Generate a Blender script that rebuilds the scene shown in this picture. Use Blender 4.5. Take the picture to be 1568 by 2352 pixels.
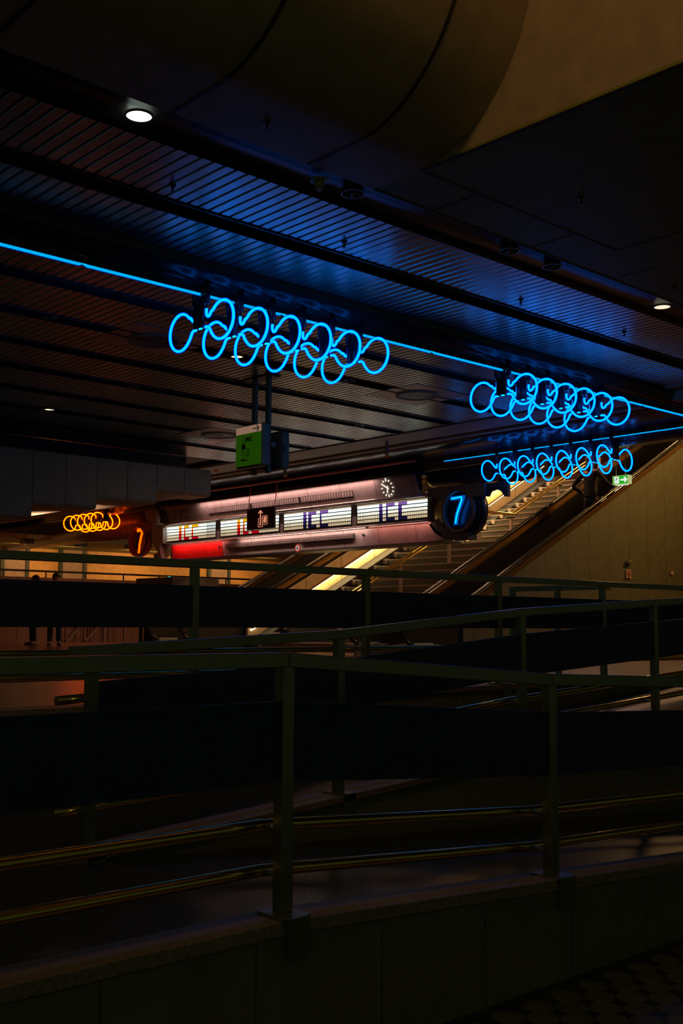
import bpy, math, random
from math import sin, cos, radians as R, pi, sqrt
from mathutils import Vector, Matrix
random.seed(7)
for o in list(bpy.data.objects): bpy.data.objects.remove(o)
SC = bpy.context.scene
COL = SC.collection

# ------------------------------------------------------------------ camera, world, light, exposure
EZ = 1.66
FPX = 2516.4
PIT, ROLL, AZ = R(5.889), R(-0.286), R(47.48)
cam = bpy.data.cameras.new('camera'); camo = bpy.data.objects.new('camera', cam); COL.objects.link(camo)
cam.sensor_fit = 'HORIZONTAL'; cam.sensor_width = 36.0; cam.lens = 36.0 * FPX / 1568.0
cam.clip_start = 0.05; cam.clip_end = 200
rt = Vector((sin(AZ), -cos(AZ), 0)); hf = Vector((cos(AZ), sin(AZ), 0)); up0 = Vector((0, 0, 1))
fwd = hf * cos(PIT) + up0 * sin(PIT); upv = -hf * sin(PIT) + up0 * cos(PIT)
rr = rt * cos(ROLL) - upv * sin(ROLL); uu = rt * sin(ROLL) + upv * cos(ROLL)
camo.matrix_world = Matrix(((rr.x, uu.x, -fwd.x, 0), (rr.y, uu.y, -fwd.y, 0), (rr.z, uu.z, -fwd.z, EZ), (0, 0, 0, 1)))
SC.camera = camo
SC.view_settings.view_transform = 'Standard'; SC.view_settings.look = 'None'
SC.view_settings.gamma = 1.0; SC.view_settings.use_curve_mapping = False
SC.view_settings.exposure = 0.0
w = bpy.data.worlds.new('world'); SC.world = w; w.use_nodes = True
w.node_tree.nodes['Background'].inputs[0].default_value = (.46, .60, .30, 1)
w.node_tree.nodes['Background'].inputs[1].default_value = 0.037
SC.cycles.max_bounces = 6
try:
    SC.cycles.sample_clamp_indirect = 3.0
except Exception: pass

def area(name, loc, tgt, sx, sy, power, col, spread=180):
    l = bpy.data.lights.new(name, 'AREA'); l.shape = 'RECTANGLE'; l.size = sx; l.size_y = sy
    l.energy = power; l.color = col; l.spread = R(spread)
    o = bpy.data.objects.new(name, l); COL.objects.link(o); o.location = loc
    d = Vector(tgt) - Vector(loc); o.rotation_euler = d.to_track_quat('-Z', 'Y').to_euler()
    return o
def strip(name, a, b, down, wid, power, col, spread=180):
    """long narrow lamp from a to b shining along 'down'"""
    a = Vector(a); b = Vector(b); l = bpy.data.lights.new(name, 'AREA'); l.shape = 'RECTANGLE'
    l.size = (b - a).length; l.size_y = wid; l.energy = power; l.color = col; l.spread = R(spread)
    o = bpy.data.objects.new(name, l); COL.objects.link(o)
    x = (b - a).normalized(); z = -Vector(down).normalized(); z = (z - x * z.dot(x)).normalized(); y = z.cross(x)
    m = Matrix((x, y, z)).transposed().to_4x4(); m.translation = (a + b) / 2; o.matrix_world = m
    return o
PINK = (1, .58, .48); WARM = (1, .62, .26); ORG = (1, .50, .16)
# board lamps (above the top panel, under the lower rail) and two added red fills
strip('board_lamp_top', (14.52, 15.0, 4.475), (14.52, 20.8, 4.475), (1, 0, -.9), .03, 34, PINK)
strip('board_end_fill', (14.62, 13.6, 3.525), (14.62, 15.2, 3.525), (1, 0, -1.1), .02, 2.6, (1, .34, .26))  # red fill added to brighten the lower right panel
strip('board_red_fill', (14.62, 20.0, 3.525), (14.62, 22.0, 3.525), (1, 0, -1.1), .02, 5, (1, .25, .2))  # added so the red panel glows stronger
strip('board_lamp_low', (14.62, 15.3, 3.525), (14.62, 19.4, 3.525), (1, 0, -1.1), .02, 13, (1, .62, .5))
# light strip below the escalator ledge beside the stairs
strip('stair_strip_lamp', (16.0, 19.12, 2.15), (19.9, 19.12, 4.14), (0.45, .55, -1), .05, 26, (1, .75, .36))
strip('stair_strip_lamp', (20.6, 19.12, 4.0), (25.0, 19.12, 6.2), (0.45, .55, -1), .05, 26, (1, .75, .36))
# warm downlights over stairs and escalators
for (x, y, z, p) in ((18.5, 16.5, 8.4, 95), (23.5, 16.5, 8.6, 160), (19.0, 20.2, 8.4, 110), (17.2, 12.4, 7.4, 30)):
    area('stair_downlight', (x, y, z), (x - .4, y, 0), .5, .5, p, (1, .56, .34))
# gallery wall
for x in (4.0, 8.2, 12.5, 16.5, 20.5, 24.5):
    area('gallery_downlight', (x, 31.6, 4.08), (x, 33.3, 2.9), 2.4, .3, 52 if x > 10 else 70, ORG)
# upper hall floor
for (x, y, p) in ((17.5, 25.0, 95), (11.8, 13.5, 7)):
    area('hall_light', (x, y, 4.4 if x > 13 else 4.8), (x, y, 0), 1.2, 1.2, p, (1, .50, .30))
# void above the camera (warm wall light)
area('void_wall_lamp', (2.3, 2.4, 7.3), (4.6, 4.2, 5.4), .6, .6, 19, (1, .50, .20))
# unseen fill lamps added around the hall, first behind and beside the camera
area('foreground_fill', (-2.5, -2.5, 4.3), (2.5, 3.2, .8), .16, .16, 4.2, (1, .80, .38))  # added to lift the dark foreground
area('ramp_fill', (-2.2, 5.3, 4.7), (1.4, 3.6, .6), .08, .08, 2.2, (1, .50, .16))  # unseen orange fill kept for the ramp and the floor at left
area('side_wall_fill', (19.5, 8.2, 4.7), (19.5, 12.9, 2.0), .8, .4, 8, (1, .72, .30))  # added to brighten the dark cladding wall
area('escalator_fill', (25.5, 9.0, 8.2), (19, 13.2, 4.0), .7, .7, 55, (1, .52, .14), 70)  # added to put glints on the bronze decks
area('escalator_fill', (26.0, 15.0, 8.8), (18, 14.2, 3.5), .7, .7, 90, (1, .52, .20))  # second added source for the bronze and balustrades
area('hall_light', (10.8, 20.5, 4.5), (13.2, 25.3, 2.0), .5, .5, 50, (1, .42, .22), 50)  # added fill aimed at the two far people
area('bulkhead_fill', (9.6, 19.0, 2.5), (9.9, 18.6, 4.0), .4, .4, 24, (1, .55, .34), 60)  # bare source added in mid-air to brighten the bulkhead undersides

# ------------------------------------------------------------------ projection helper (pixel of the 1568x2352 frame -> point on a world plane)
def ray(px, py):
    x2 = (px - 784) / FPX; y2 = -(py - 1176) / FPX
    return fwd + rr * x2 + uu * y2
def on(px, py, x=None, y=None, z=None):
    d = ray(px, py)
    t = x / d.x if x is not None else (y / d.y if y is not None else (z - EZ) / d.z)
    return Vector((0, 0, EZ)) + d * t

# ------------------------------------------------------------------ materials
def mat(name, col, rough=.5, metal=0., emis=None, es=0., spec=.5, bump=None, noise=None):
    m = bpy.data.materials.new(name); m.use_nodes = True; nt = m.node_tree; b = nt.nodes['Principled BSDF']
    b.inputs['Base Color'].default_value = (*col, 1); b.inputs['Roughness'].default_value = rough
    b.inputs['Metallic'].default_value = metal; b.inputs['Specular IOR Level'].default_value = spec
    if emis: b.inputs['Emission Color'].default_value = (*emis, 1); b.inputs['Emission Strength'].default_value = es
    tc = nt.nodes.new('ShaderNodeTexCoord')
    nz = nt.nodes.new('ShaderNodeTexNoise'); sc, amt = noise if noise else (6., .12)
    nz.inputs['Scale'].default_value = sc; nz.inputs['Detail'].default_value = 5
    nt.links.new(tc.outputs['Object'], nz.inputs['Vector'])
    mr = nt.nodes.new('ShaderNodeMapRange'); mr.inputs[1].default_value = .3; mr.inputs[2].default_value = .7
    mr.inputs[3].default_value = 1 - amt; mr.inputs[4].default_value = 1 + amt
    nt.links.new(nz.outputs[0], mr.inputs[0])
    mx = nt.nodes.new('ShaderNodeMix'); mx.data_type = 'RGBA'; mx.blend_type = 'MULTIPLY'; mx.inputs[0].default_value = 1
    mx.inputs[6].default_value = (*col, 1); nt.links.new(mr.outputs[0], mx.inputs[7])
    nt.links.new(mx.outputs[2], b.inputs['Base Color'])
    if bump:
        nb = nt.nodes.new('ShaderNodeTexNoise'); nb.inputs['Scale'].default_value = bump[0]; nb.inputs['Detail'].default_value = 4
        nt.links.new(tc.outputs['Object'], nb.inputs['Vector'])
        bp = nt.nodes.new('ShaderNodeBump'); bp.inputs['Strength'].default_value = bump[1]; bp.inputs['Distance'].default_value = .005
        nt.links.new(nb.outputs[0], bp.inputs['Height']); nt.links.new(bp.outputs[0], b.inputs['Normal'])
    return m
def emit(name, col, s):
    m = bpy.data.materials.new(name); m.use_nodes = True; nt = m.node_tree; nt.nodes.clear()
    e = nt.nodes.new('ShaderNodeEmission'); e.inputs[0].default_value = (*col, 1); e.inputs[1].default_value = s
    o = nt.nodes.new('ShaderNodeOutputMaterial'); nt.links.new(e.outputs[0], o.inputs[0]); return m
def glowshell(name, col, s, t=.72):  # see-through emissive shell that paints a glow around the neon
    m = bpy.data.materials.new(name); m.use_nodes = True; nt = m.node_tree; nt.nodes.clear()
    e = nt.nodes.new('ShaderNodeEmission'); e.inputs[0].default_value = (*col, 1); e.inputs[1].default_value = s
    tr = nt.nodes.new('ShaderNodeBsdfTransparent'); mx = nt.nodes.new('ShaderNodeMixShader'); mx.inputs[0].default_value = 1 - t
    o = nt.nodes.new('ShaderNodeOutputMaterial')
    nt.links.new(tr.outputs[0], mx.inputs[1]); nt.links.new(e.outputs[0], mx.inputs[2]); nt.links.new(mx.outputs[0], o.inputs[0]); return m
def studmat(name, col, rough, scale, strength):
    m = mat(name, col, rough); nt = m.node_tree; b = nt.nodes['Principled BSDF']
    tc = nt.nodes.new('ShaderNodeTexCoord'); v = nt.nodes.new('ShaderNodeTexVoronoi'); v.voronoi_dimensions = '2D'
    v.inputs['Scale'].default_value = scale; v.inputs['Randomness'].default_value = 0
    nt.links.new(tc.outputs['Object'], v.inputs['Vector'])
    mr = nt.nodes.new('ShaderNodeMapRange'); mr.inputs[1].default_value = .30; mr.inputs[2].default_value = .38
    mr.inputs[3].default_value = 1; mr.inputs[4].default_value = 0; nt.links.new(v.outputs['Distance'], mr.inputs[0])
    bp = nt.nodes.new('ShaderNodeBump'); bp.inputs['Strength'].default_value = strength; bp.inputs['Distance'].default_value = .004
    nt.links.new(mr.outputs[0], bp.inputs['Height']); nt.links.new(bp.outputs[0], b.inputs['Normal']); return m
def seammat(name, col, rough, axis, pitch, metal=0., off=0., w_=.012, spec=.5):
    m = mat(name, col, rough, metal, spec=spec); nt = m.node_tree; b = nt.nodes['Principled BSDF']
    tc = nt.nodes.new('ShaderNodeTexCoord'); sp = nt.nodes.new('ShaderNodeSeparateXYZ'); nt.links.new(tc.outputs['Object'], sp.inputs[0])
    a = nt.nodes.new('ShaderNodeMath'); a.operation = 'ADD'; a.inputs[1].default_value = off + 500 * pitch; nt.links.new(sp.outputs[axis], a.inputs[0])
    d = nt.nodes.new('ShaderNodeMath'); d.operation = 'DIVIDE'; d.inputs[1].default_value = pitch; nt.links.new(a.outputs[0], d.inputs[0])
    f = nt.nodes.new('ShaderNodeMath'); f.operation = 'FRACT'; nt.links.new(d.outputs[0], f.inputs[0])
    g = nt.nodes.new('ShaderNodeMath'); g.operation = 'GREATER_THAN'; g.inputs[1].default_value = w_ / pitch; nt.links.new(f.outputs[0], g.inputs[0])
    mr = nt.nodes.new('ShaderNodeMapRange'); mr.inputs[3].default_value = .25; mr.inputs[4].default_value = 1; nt.links.new(g.outputs[0], mr.inputs[0])
    mx = nt.nodes.new('ShaderNodeMix'); mx.data_type = 'RGBA'; mx.blend_type = 'MULTIPLY'; mx.inputs[0].default_value = 1
    src = b.inputs['Base Color'].links[0].from_socket
    nt.links.new(src, mx.inputs[6]); nt.links.new(mr.outputs[0], mx.inputs[7]); nt.links.new(mx.outputs[2], b.inputs['Base Color']); return m

M = {}
M['slat'] = mat('slat_metal', (.46, .52, .46), .29, .9, noise=(3, .10))
M['dark'] = mat('dark_recess', (.03, .032, .03), .6)
M['channel'] = mat('channel_black', (.035, .04, .04), .30, .3)
M['beam'] = mat('beam_gloss', (.045, .05, .05), .2, .3)
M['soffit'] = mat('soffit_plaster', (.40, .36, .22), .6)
M['plaster'] = mat('cove_plaster', (.46, .38, .22), .55)
M['flat'] = mat('flat_ceiling', (.30, .32, .035), .6)
M['steel'] = mat('brushed_steel', (.34, .34, .24), .34, .9, noise=(20, .06))
M['tube'] = mat('steel_tube', (.95, .64, .15), .11, 1.)
M['navy'] = mat('navy_panel', (.028, .045, .12), .40, 0., spec=.25)
M['granite'] = mat('granite', (.21, .22, .13), .55, noise=(60, .45), bump=(90, .3))
M['granitetop'] = mat('granite_coping', (.26, .22, .15), .5, noise=(60, .3))
M['ramp'] = studmat('stud_rubber', (.035, .045, .028), .28, 32, .9)
M['floorlow'] = mat('lower_floor_rubber', (.015, .02, .02), .4)
M['stud'] = mat('floor_stud', (.09, .10, .07), .5)
M['floor'] = seammat('polished_floor', (.17, .075, .045), .26, 0, .6, w_=.006, spec=.22)
M['black'] = mat('black_plastic', (.012, .013, .014), .45)
M['blackgloss'] = mat('black_gloss', (.012, .014, .016), .12)
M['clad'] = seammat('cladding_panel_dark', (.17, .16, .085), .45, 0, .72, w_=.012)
M['cladlit'] = seammat('cladding_panel_lit', (.62, .45, .20), .5, 0, 1.1, w_=.02)  # lit copy of the cladding, warm light put into its colour
M['bronze'] = mat('bronze_deck', (.72, .42, .15), .24, 1.)
M['postlit'] = mat('lit_post', (.75, .58, .42), .4, .2)  # warm light on the stair posts put into their colour
M['trestle'] = mat('trestle_wood', (.13, .08, .05), .6)
M['balus'] = mat('balustrade_panel', (.06, .055, .035), .28, .3)
M['rubber'] = mat('handrail_rubber', (.012, .011, .010), .22)
M['tread'] = mat('stair_tread', (.26, .22, .14), .5)
M['riser'] = mat('stair_riser', (.14, .13, .085), .55)
M['nosing'] = mat('stair_nosing', (.46, .37, .26), .4)
M['cheek'] = mat('stair_cheek', (.02, .018, .014), .5)
M['white'] = mat('white_metal', (.36, .43, .26), .42)
M['board'] = seammat('board_metal', (.38, .31, .31), .40, 1, .99, metal=.25, w_=.012)
M['boarddark'] = mat('board_dark_frame', (.05, .05, .05), .35, .3)
M['boardtube'] = mat('board_tube', (.6, .47, .44), .25, .8)
M['cyl'] = mat('duct_cylinder', (.055, .05, .045), .24, .2)
M['cylred'] = seammat('duct_cylinder_seamed', (.11, .075, .05), .30, 1, 2.1, metal=.2, w_=.03)
M['orange'] = mat('gallery_wall', (.62, .36, .12), .6)
M['door'] = mat('gallery_door', (.36, .26, .20), .5)
M['frame'] = mat('door_frame', (.03, .05, .04), .5)
M['parapet'] = seammat('parapet_brown', (.16, .075, .035), .5, 0, 2.1, w_=.03)
M['blueneon'] = emit('blue_neon', (0., .21, 1.), 6.2)
M['blueline'] = emit('blue_line_neon', (0., .56, 1.), 1.35)
M['linehalo'] = glowshell('line_halo', (0., .03, .8), .5, .6)
M['bluehalo'] = glowshell('blue_halo', (0., .02, 1.), 1.1, .55)
M['redneon'] = emit('red_neon', (1., .070, 0.), 19.)
M['redhalo'] = glowshell('red_halo', (1., .0, 0.), .9, .6)
M['blueflat'] = emit('blue_channel', (0., .09, .50), 1.0)
M['redflat'] = emit('orange_channel', (1., .13, 0.), 1.6)
M['bracket'] = mat('bracket_black', (.02, .03, .05), .22, .2)
M['lampon'] = emit('lamp_lit', (.82, .92, .80), 3.)
M['lampdim'] = emit('lamp_warm', (1., .82, .60), 1.1)
M['lampoff'] = mat('lamp_reflector', (.35, .35, .35), .12, 1.)
M['rim'] = mat('lamp_rim', (.22, .22, .2), .3, .6)
M['striplight'] = emit('strip_diffuser', (1., .86, .52), 2.2)
M['wcgreen'] = emit('wc_green', (.045, .20, .002), .22)
M['wcwhite'] = emit('wc_white', (.60, .33, .22), .40)
M['wcblue'] = mat('wc_housing', (.30, .28, .13), .4, .1)
M['signdark'] = mat('sign_dark_face', (.055, .018, .012), .5)
M['signlit'] = emit('sign_glyph', (1., .36, .20), .85)
M['exitgreen'] = emit('exit_green', (.01, .42, .01), 1.)
M['exitwhite'] = emit('exit_white', (.75, .85, .72), 1.)
M['exitrim'] = emit('exit_rim', (.55, .58, .25), .8)
M['redsign'] = mat('red_sign', (.40, .10, .05), .5)
M['palesign'] = mat('pale_sign', (.65, .40, .25), .5)
M['clock'] = emit('clock_marks', (1., .93, .75), 1.1)
M['redlit'] = mat('red_lit_pipe', (.9, .2, .1), .5)  # red light on the pipe and rods put into the colour
M['skin'] = mat('skin', (.55, .28, .19), .5)
M['hairdark'] = mat('hair_dark', (.02, .012, .01), .6)
M['hairfair'] = mat('hair_fair', (.15, .055, .028), .5)
M['suit'] = mat('dark_suit', (.008, .009, .012), .8)
M['jeans'] = mat('dark_jeans', (.02, .03, .05), .8)
M['mask'] = mat('yellow_mask', (.62, .34, .10), .7)
M['shoe'] = mat('shoe_dark', (.03, .02, .02), .5)
M['sole'] = mat('shoe_sole', (.6, .4, .33), .5)
M['redcloth'] = mat('red_cap', (.7, .06, .04), .6)
M['yokem'] = mat('yoke_rough', (.05, .045, .035), .7)
M['kiosk'] = mat('kiosk_brown', (.07, .05, .03), .5)

# ------------------------------------------------------------------ mesh builder
class MB:
    def __init__(s): s.v = []; s.f = []; s.mi = []; s.m = 0; s.sm = []
    def face(s, idx, sm=False): s.f.append(idx); s.mi.append(s.m); s.sm.append(sm)
    def add(s, pts): n = len(s.v); s.v += [tuple(p) for p in pts]; return n
    def box(s, x0, x1, y0, y1, z0, z1):
        n = s.add([(x0, y0, z0), (x1, y0, z0), (x1, y1, z0), (x0, y1, z0), (x0, y0, z1), (x1, y0, z1), (x1, y1, z1), (x0, y1, z1)])
        for q in ((0, 3, 2, 1), (4, 5, 6, 7), (0, 1, 5, 4), (1, 2, 6, 5), (2, 3, 7, 6), (3, 0, 4, 7)): s.face([n + i for i in q])
        return s
    def bar(s, a, b, wy, wz, sid=None):
        """rectangular bar between a and b; wz along the most vertical axis"""
        a = Vector(a); b = Vector(b); d = (b - a).normalized()
        u = Vector((0, 0, 1)) if abs(d.z) < .9 else Vector((0, 1, 0))
        sd = d.cross(u).normalized(); u = sd.cross(d).normalized()
        pts = []
        for p in (a, b):
            for (i, j) in ((-1, -1), (1, -1), (1, 1), (-1, 1)): pts.append(p + sd * i * wy / 2 + u * j * wz / 2)
        n = s.add(pts)
        for q in ((0, 1, 2, 3), (7, 6, 5, 4), (0, 4, 5, 1), (1, 5, 6, 2), (2, 6, 7, 3), (3, 7, 4, 0)): s.face([n + i for i in q])
        return s
    def tube(s, pts, r, seg=10, closed=False, cap=True):
        pts = [Vector(p) for p in pts]; N = len(pts); rings = []; pu = None
        for i, p in enumerate(pts):
            if closed: d = pts[(i + 1) % N] - pts[i - 1]
            else: d = pts[min(i + 1, N - 1)] - pts[max(i - 1, 0)]
            d.normalize()
            if pu is None: pu = Vector((0, 0, 1)) if abs(d.z) < .9 else Vector((1, 0, 0))
            sd = d.cross(pu).normalized(); pu = sd.cross(d).normalized()
            ri = r[i] if isinstance(r, (list, tuple)) else r
            rings.append(s.add([p + (sd * cos(2 * pi * k / seg) + pu * sin(2 * pi * k / seg)) * ri for k in range(seg)]))
        for i in range(N if closed else N - 1):
            a = rings[i]; b = rings[(i + 1) % N]
            for k in range(seg): s.face([a + k, a + (k + 1) % seg, b + (k + 1) % seg, b + k], True)
        if cap and not closed:
            s.face([rings[0] + k for k in range(seg)][::-1]); s.face([rings[-1] + k for k in range(seg)])
        return s
    def cyl(s, a, b, r, seg=16, r2=None): return s.tube([a, b], [r, r if r2 is None else r2], seg)
    def prism(s, poly, off):
        """closed polygon (3D points) extruded by vector off"""
        off = Vector(off); n = len(poly); a = s.add(poly); b = s.add([Vector(p) + off for p in poly])
        s.face([a + i for i in range(n)][::-1]); s.face([b + i for i in range(n)])
        for i in range(n): s.face([a + i, a + (i + 1) % n, b + (i + 1) % n, b + i])
        return s
    def sweep(s, prof, off, sm=True):
        """open profile (3D points) extruded by off : sheet"""
        off = Vector(off); n = len(prof); a = s.add(prof); b = s.add([Vector(p) + off for p in prof])
        for i in range(n - 1): s.face([a + i, a + i + 1, b + i + 1, b + i], sm)
        return s
    def quad(s, a, b, c, d): n = s.add([a, b, c, d]); s.face([n, n + 1, n + 2, n + 3]); return s
    def ring(s, c, ax, r0, r1, dep, seg=40, a0=0, a1=2 * pi):
        """annulus of thickness dep along ax ('x','y','z')"""
        full = abs(a1 - a0 - 2 * pi) < 1e-6; c = Vector(c)
        E = {'x': (Vector((0, 1, 0)), Vector((0, 0, 1)), Vector((1, 0, 0))), 'y': (Vector((1, 0, 0)), Vector((0, 0, 1)), Vector((0, 1, 0))), 'z': (Vector((1, 0, 0)), Vector((0, 1, 0)), Vector((0, 0, 1)))}[ax]
        N = seg if full else seg + 1; P = []
        for i in range(N):
            t = a0 + (a1 - a0) * i / seg; e = E[0] * cos(t) + E[1] * sin(t)
            P += [c + e * r0, c + e * r1, c + e * r1 + E[2] * dep, c + e * r0 + E[2] * dep]
        n = s.add(P)
        for i in range(seg):
            a = n + 4 * i; b = n + 4 * ((i + 1) % N)
            for k in range(4): s.face([a + k, a + (k + 1) % 4, b + (k + 1) % 4, b + k], k in (1, 3))
        if not full: s.face([n, n + 1, n + 2, n + 3]); e = n + 4 * (N - 1); s.face([e + 3, e + 2, e + 1, e])
        return s
    def build(s, name, mats, parent=None, bevel=0, fix=True):
        me = bpy.data.meshes.new(name)
        o = bpy.data.objects.new(name, me); COL.objects.link(o)
        off = Vector((0, 0, 0))
        if parent is not None:
            o.parent = parent; off = worldloc(parent)
        me.from_pydata([(v[0] - off.x, v[1] - off.y, v[2] - off.z) for v in s.v], [], s.f)
        if not isinstance(mats, (list, tuple)): mats = [mats]
        for m in mats: me.materials.append(M[m] if isinstance(m, str) else m)
        me.polygons.foreach_set('material_index', s.mi); me.polygons.foreach_set('use_smooth', s.sm)
        me.update()
        if fix:
            import bmesh
            bm = bmesh.new(); bm.from_mesh(me); bmesh.ops.recalc_face_normals(bm, faces=bm.faces); bm.to_mesh(me); bm.free()
        if bevel:
            b = o.modifiers.new('bevel', 'BEVEL'); b.width = bevel; b.segments = 2; b.limit_method = 'ANGLE'; b.angle_limit = R(40)
        return o
def worldloc(o):
    v = Vector((0, 0, 0))
    while o is not None: v += o.location; o = o.parent
    return v
def tag(o, label=None, cat=None, group=None, kind=None):
    if label: o['label'] = label
    if cat: o['category'] = cat
    if group: o['group'] = group
    if kind: o['kind'] = kind
    return o
def thing(name, loc, label, cat, group=None):
    o = bpy.data.objects.new(name, None); COL.objects.link(o); o.location = loc; o.empty_display_size = .1
    return tag(o, label, cat, group)
def struct(name, mb, m, label=None, **k):
    o = mb.build(name, m, **k); o['kind'] = 'structure'; o['label'] = label or name; return o
def copy_tree(o, parent=None):
    c = o.copy(); COL.objects.link(c); c.parent = parent
    for ch in [q for q in bpy.data.objects if q.parent == o]: copy_tree(ch, c)
    return c
def glyph(txt, size, depth=.002):
    cu = bpy.data.curves.new('glyph', 'FONT'); cu.body = txt; cu.size = size; cu.offset = size * .03; cu.extrude = depth; cu.align_x = 'CENTER'; cu.align_y = 'CENTER'
    o = bpy.data.objects.new('glyph', cu); COL.objects.link(o); dg = bpy.context.evaluated_depsgraph_get(); dg.update()
    me = bpy.data.meshes.new_from_object(o.evaluated_get(dg)); bpy.data.objects.remove(o); bpy.data.curves.remove(cu); return me
def put_glyph(name, txt, size, loc, m, parent, shear=0.):
    """text on a plane facing -X (read with -Y to the right)"""
    me = glyph(txt, size); me.materials.clear(); me.materials.append(M[m])
    for v in me.vertices:
        x, y, z = v.co; x += y * shear; v.co = (-z, -x, y)
    o = bpy.data.objects.new(name, me); COL.objects.link(o); o.parent = parent; o.location = Vector(loc) - worldloc(parent); return o

# ================================================================== STRUCTURE : floors, ramps, walls
CEIL = 4.86
def c1(x): return .60 if x < 2.65 else .60 - .06 * (x - 2.65)          # coping of the near ramp
def c2(x): return .549 + .068 * (x - 2.7) if x > 2.7 else .549         # coping of the second ramp
def strip_h(mb, xs, y0, y1, top, bot):
    for a, b in zip(xs[:-1], xs[1:]):
        n = mb.add([(a, y0, bot(a)), (b, y0, bot(b)), (b, y1, bot(b)), (a, y1, bot(a)), (a, y0, top(a)), (b, y0, top(b)), (b, y1, top(b)), (a, y1, top(a))])
        for q in ((0, 3, 2, 1), (4, 5, 6, 7), (0, 1, 5, 4), (1, 2, 6, 5), (2, 3, 7, 6), (3, 0, 4, 7)): mb.face([n + i for i in q])
mb = MB(); mb.box(-4, 14, -4, 3.14, -.1, .05); mb.m = 1
row = 0; y = .9
while y < 3.05:
    x = 1.2 + (.1 if row % 2 else 0)
    while x < 7.6:
        if math.hypot(x, y) > 2.2:
            n = mb.add([(x + .066 * cos(2 * pi * k / 20), y + .066 * sin(2 * pi * k / 20), .054) for k in range(20)])
            n2 = mb.add([(x + .07 * cos(2 * pi * k / 20), y + .07 * sin(2 * pi * k / 20), .049) for k in range(20)])
            mb.face([n + k for k in range(20)])
            for k in range(20): mb.face([n + k, n + (k + 1) % 20, n2 + (k + 1) % 20, n2 + k])
        x += .2
    y += .1; row += 1
struct('floor', mb, ['floorlow', 'stud'], 'black lower floor with raised round studs', fix=False)
mb = MB(); strip_h(mb, [-4, 2.65, 12], 3.20, 4.90, lambda x: .53 if x < 2.66 else .53 - .06 * (x - 2.65), lambda x: -.1)
struct('floor', mb, 'ramp', 'dark studded surface of the near ramp')
mb = MB(); strip_h(mb, [-4, 2.7, 11.2, 12], 4.9, 6.36, lambda x: .50 if x < 2.71 else min(1.10, .50 + .068 * (x - 2.7)), lambda x: -.1)
struct('floor', mb, 'ramp', 'dark studded surface of the second ramp')
mb = MB(); mb.box(-6, 34, 6.45, 34, .9, 1.12); mb.box(12, 34, -2, 6.45, .9, 1.119)
struct('floor', mb, 'floor', 'polished brown floor of the upper hall')
mb = MB(); strip_h(mb, [-4, 2.65, 12], 3.14, 3.20, lambda x: c1(x) - .05, lambda x: -.1); struct('wall_front', mb, seammat('granite_joint', (.21, .22, .13), .55, 0, .62, w_=.006), 'speckled granite wall below the near railing')
mb = MB(); strip_h(mb, [-4, 2.65, 12], 3.125, 3.31, c1, lambda x: c1(x) - .05); struct('trim_1', mb, 'granitetop', 'granite coping of the near ramp', bevel=.004)
mb = MB(); strip_h(mb, [2.6, 12], 4.80, 4.96, lambda x: c2(x) - .04, lambda x: -.1); struct('wall_middle', mb, 'granite', 'granite wall between the two ramps')
mb = MB(); strip_h(mb, [2.58, 12], 4.78, 4.99, c2, lambda x: c2(x) - .04); struct('trim_2', mb, 'granitetop', 'granite coping of the second ramp', bevel=.004)
mb = MB(); mb.box(-4, 12, 6.36, 6.50, .0, 1.09); struct('wall_upper', mb, 'granite', 'granite retaining wall of the upper hall')
mb = MB(); mb.box(-4, 12, 6.33, 6.53, 1.09, 1.135); struct('trim_3', mb, 'granitetop', 'granite coping under the far railing', bevel=.004)

# ------------------------------------------------------------------ ceilings
X0, X1 = -2.0, 13.0
chan = [6.90, 9.22, 10.36, 11.50, 12.64, 13.80, 14.95, 16.10]
plates = [(6.64, 10.40), (10.94, 10.38), (10.88, 14.95)]
bays = [(5.96, 6.78), (7.03, 7.74), (8.12, 9.12), (9.33, 10.26), (10.47, 11.40), (11.61, 12.54), (12.75, 13.70), (13.91, 14.85), (15.06, 16.0), (16.2, 17.3)]
PW = .56
mb = MB(); pitch = .100; x = X0
while x < X1 - .05:
    for (a, b) in bays:
        seg = [(a, b)]
        for (cx, cy) in plates:
            if abs(x + .05 - cx) < PW:
                ns = []
                for (p, q) in seg:
                    lo, hi = cy - .52, cy + .52
                    if q <= lo or p >= hi: ns.append((p, q)); continue
                    if p < lo: ns.append((p, lo))
                    if q > hi: ns.append((hi, q))
                seg = ns
        for (p, q) in seg:
            n = mb.add([(x, p, CEIL + .012), (x + .006, p, CEIL), (x + pitch - .022, p, CEIL), (x + pitch - .016, p, CEIL + .012), (x, q, CEIL + .012), (x + .006, q, CEIL), (x + pitch - .022, q, CEIL), (x + pitch - .016, q, CEIL + .012)])
            for k in range(3): mb.face([n + k, n + k + 1, n + k + 5, n + k + 4])
    x += pitch
struct('ceiling', mb, 'slat', 'slatted metal ceiling', fix=False)
mb = MB(); mb.box(X0, 14.0, 5.0, 34, CEIL + .10, CEIL + .16); struct('ceiling', mb, 'dark', 'dark void above the ceiling slats')
mb = MB()
for c in chan:
    xe = 12.85
    segs = [(X0, xe)]
    for (cx, cy) in plates:
        if abs(c - cy) < .4: segs = [s_ for (p, q) in segs for s_ in ((p, cx - PW), (cx + PW, q))]
    for (p, q) in segs:
        for yy in (c - .115, c + .103): mb.box(p, q, yy, yy + .012, CEIL - .012, CEIL + .06)
        mb.box(p, q, c - .103, c + .103, CEIL + .05, CEIL + .06)
struct('trim_4', mb, 'channel', 'recessed dark channels between the ceiling slats')
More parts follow.
